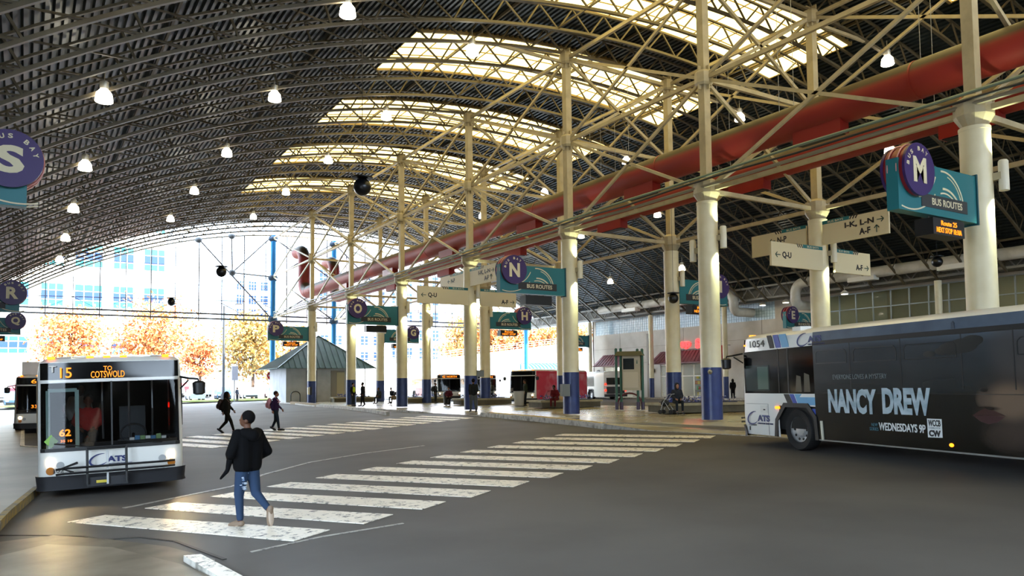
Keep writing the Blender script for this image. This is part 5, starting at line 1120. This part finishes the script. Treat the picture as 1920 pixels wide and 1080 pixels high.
# ================================================================ benches, bins, kiosk and the like
bst = M('bench_stone', '#9a9276', .7, noise=(2, '#857c62', .4, .7)); bsd = M('bench_base', '#5f5845', .8, noise=(2, '#4d4738', .4, .7)); soil = M('planter_blue', '#232d6e', .7)
fl = [M('flower_blue', '#2b3f9a', .7), M('leaf_dark', '#1d2340', .7), M('flower_pale', '#8c98c8', .7)]
def bench(x, y, w, d, label, rot=0.):
    e = empty('planter_bench', (x, y, .175), rot, label, 'bench', 'planter benches on the island')
    MB().bbox((-w / 2 + .12, -d / 2 + .12, 0), (w / 2 - .12, d / 2 - .12, .34)).build('bench_base', bsd, e)
    b = MB()
    for i in range(2): b.bbox((-w / 2 + i * (w / 2 + .01), -d / 2, .34), (-.01 + i * w / 2, -d / 2 + .5, .46)); b.bbox((-w / 2 + i * (w / 2 + .01), d / 2 - .5, .34), (-.01 + i * w / 2, d / 2, .46))
    b.bbox((-w / 2, -d / 2 + .5, .34), (-w / 2 + .5, d / 2 - .5, .46)); b.bbox((w / 2 - .5, -d / 2 + .5, .34), (w / 2, d / 2 - .5, .46)); b.build('bench_slab', bst, e)
    f = MB(); rnd = random.Random(int(x * 7 + y))
    for i in range(260):
        p = Vector((rnd.uniform(-w / 2 + .55, w / 2 - .55), rnd.uniform(-d / 2 + .55, d / 2 - .55), .46 + rnd.random() * .3)); u = Vector((rnd.gauss(0, 1), rnd.gauss(0, 1), rnd.gauss(0, 1))).normalized(); q = u.orthogonal().normalized(); s = .07
        f.mat(rnd.choice((0, 0, 1, 1, 2))).quad(p - u * s, p + q * s * .6, p + u * s, p - q * s * .6)
    f.mat(1).bbox((-w / 2 + .52, -d / 2 + .52, .36), (w / 2 - .52, d / 2 - .52, .5)); o = f.build('planting', fl, e, fix=False); o['kind'] = 'stuff'
    return e
bench(28.3, 27.9, 4.6, 2.4, 'stone planter bench behind the column left of the advert bus', -.28)
bench(28.9, 40.0, 4.2, 2.4, 'stone planter bench around the bay N column', -.2)
bench(29.6, 51.6, 4.2, 2.4, 'stone planter bench behind the walker in grey trousers', -.2)
bench(29.6, 62.2, 4.2, 2.4, 'stone planter bench below the long O sign columns', -.2)
bench(27.2, 72.6, 4.2, 2.4, 'stone planter bench nearest the hut', -.2)
tag(MB().lathe([(.25, 0), (.29, .75), (.31, .8), (.3, .86), (.2, 1.0), (.0, 1.05)], (27.0, 52.4, .175), 18).build('litter_bin', black, None, 40), 'black domed litter bin beside the burgundy jacket', 'bin')
e = empty('litter_bin', (27.75, 43.5, .175), 0, 'pale grey mesh litter bin beside the green jacket', 'bin'); MB().lathe([(.3, .05), (.36, .95)], n=18, cap=False).build('bin_mesh', M('bin_grey', '#a7a8a4', .5), e, 40); MB().lathe([(.38, .95), (.38, 1.02), (.3, 1.02)], n=18).build('bin_lid', ltgrey, e, 40); MB().lathe([(.25, 0), (.27, .06)], n=14).build('bin_foot', dkgrey, e)
# green information kiosk
e = empty('information_kiosk', (28.1, 32.8, .175), radians(-51), 'green posted information kiosk with arch foot and small olive roof', 'kiosk'); gp = M('kiosk_green', '#2f5c49', .45); kp = M('kiosk_panel', '#b4ab94', .5)
for x in (-.72, -.46, .46, .72):
    o = empty('kiosk_post'); o.parent = e; MB().tube((x, 0, 0), (x, 0, 3.3 if x < 0 else 3.25), .075, 12).build('post_tube', gp, o, 40); MB().tube((x, 0, 0), (x, 0, .42), .1, 12).build('post_foot', M('kiosk_foot', '#4a4058', .5), o, 40); MB().ball((x, 0, 3.3 if x < 0 else 3.25), .085, 10, 6).build('post_cap', gp, o, 60)
MB().bbox((-.36, -.14, 1.05), (.62, .14, 2.95)).build('kiosk_board', kp, e); MB().bbox((-.3, -.16, 2.2), (.3, -.14, 2.8)).build('kiosk_screen', M('kiosk_screen_dark', '#23282b', .1), e); MB().bbox((-.3, -.155, 1.2), (.5, -.14, 2.05)).build('kiosk_map', M('kiosk_paper', '#c6bda8', .6), e)
b = MB(); b.prism([(-.75, 2.95), (.8, 2.95), (.7, 3.18), (-.6, 3.18)], -.35, .35, lambda u, v, w: (u, w, v)); b.build('kiosk_roof', M('kiosk_roof_olive', '#6b6338', .6), e)
MB().path([(.66 * cos(t), -.02, .3 + .6 * sin(t)) for t in [pi * i / 14 for i in range(15)]], .045, 8).build('kiosk_arch', M('kiosk_maroon', '#5a1d28', .4), e, 40)
text('kiosk_mark', 'i', .06, .2, gp, e, frame((.46, -.15, 2.6), (1, 0, 0), (0, -1, 0)), .02)
# boxes on columns
tag(MB().bbox((21.75, 30.25, 1.02), (22.2, 30.45, 1.6)).bbox((22.15, 30.45, 1.1), (22.25, 30.7, 1.5)).build('meter_box', M('box_grey', '#6d7274', .5)), 'grey metal box on the bay N column at waist height', 'box')
tag(MB().bbox((22.9, 40.48, 2.1), (23.35, 40.56, 2.5)).build('placard', M('box_grey', '#6d7274', .5)), 'small grey placard on the column with long direction boards', 'placard')
e = empty('call_box', (22.3, 70.9, .95), 0, 'white and black call box on the bay P column', 'call box'); MB().bbox((-.16, -.1, 0), (0.02, .1, .65)).build('box_face', white, e); MB().bbox((.02, -.14, -.05), (.2, .14, .7)).build('box_case', black, e)
tag(MB().ball((22.28, 21.3, 2.0), .09, 12, 8).build('round_sensor', M('brass_grey', '#7d745c', .4)), 'small round fixture at the top of the blue foot left of advert bus', 'fixture')
# walker and stroller
def wheels(e, pts, r=.1):
    for p in pts: MB().lathe([(r * .6, -.02), (r, -.02), (r, .02), (r * .6, .02)], p, 14, 'X').build('wheel', black, e, 40)
e = empty('rollator', (25.15, 26.75, .175), .5, 'black folding walker with a bag held by the hooded person', 'walker'); b = MB()
for s in (-1, 1): b.path([(s * .25, .25, .12), (s * .25, .1, .55), (s * .25, -.15, .9), (s * .25, -.28, .92)], .015, 6); b.path([(s * .25, -.25, .12), (s * .25, .0, .5)], .015, 6)
b.tube((-.25, .05, .55), (.25, .05, .55), .015); b.build('walker_frame', ltgrey, e); MB().ball((0, .1, .5), .24, 12, 8, (1, .8, .7)).build('walker_bag', M('bag_black', '#15161a', .8), e, 60); wheels(e, [(s * .25, y, .1) for s in (-1, 1) for y in (-.25, .25)])
e = empty('stroller', (25.9, 59.7, .175), 1.2, 'pale brown stroller before the bent seated person', 'stroller'); b = MB()
for s in (-1, 1): b.path([(s * .22, .3, .12), (s * .22, .0, .5), (s * .22, -.4, 1.0)], .015, 6); b.path([(s * .22, -.3, .12), (s * .22, .1, .55)], .015, 6)
b.build('stroller_frame', ltgrey, e); MB().ball((0, .05, .5), .26, 12, 8, (.8, 1, .7)).build('stroller_seat', M('stroller_brown', '#6a5232', .8), e, 60); MB().ball((0, -.12, .85), .24, 12, 8, (.9, .8, .6)).build('stroller_hood', M('stroller_black', '#17181a', .8), e, 60); wheels(e, [(s * .22, y, .1) for s in (-1, 1) for y in (-.3, .3)])
tag(MB().bbox((28.0, 38.9, .64), (28.45, 39.3, 1.1)).build('paper_bag', M('kraft_paper', '#b08f5f', .8)), 'brown paper bag on the bench beside the tracksuit', 'bag')
tag(MB().lathe([(.035, 0), (.045, .12)], (27.9, 26.75, .64), 12).build('paper_cup', white), 'white paper cup on the bench edge by the hooded person', 'cup')
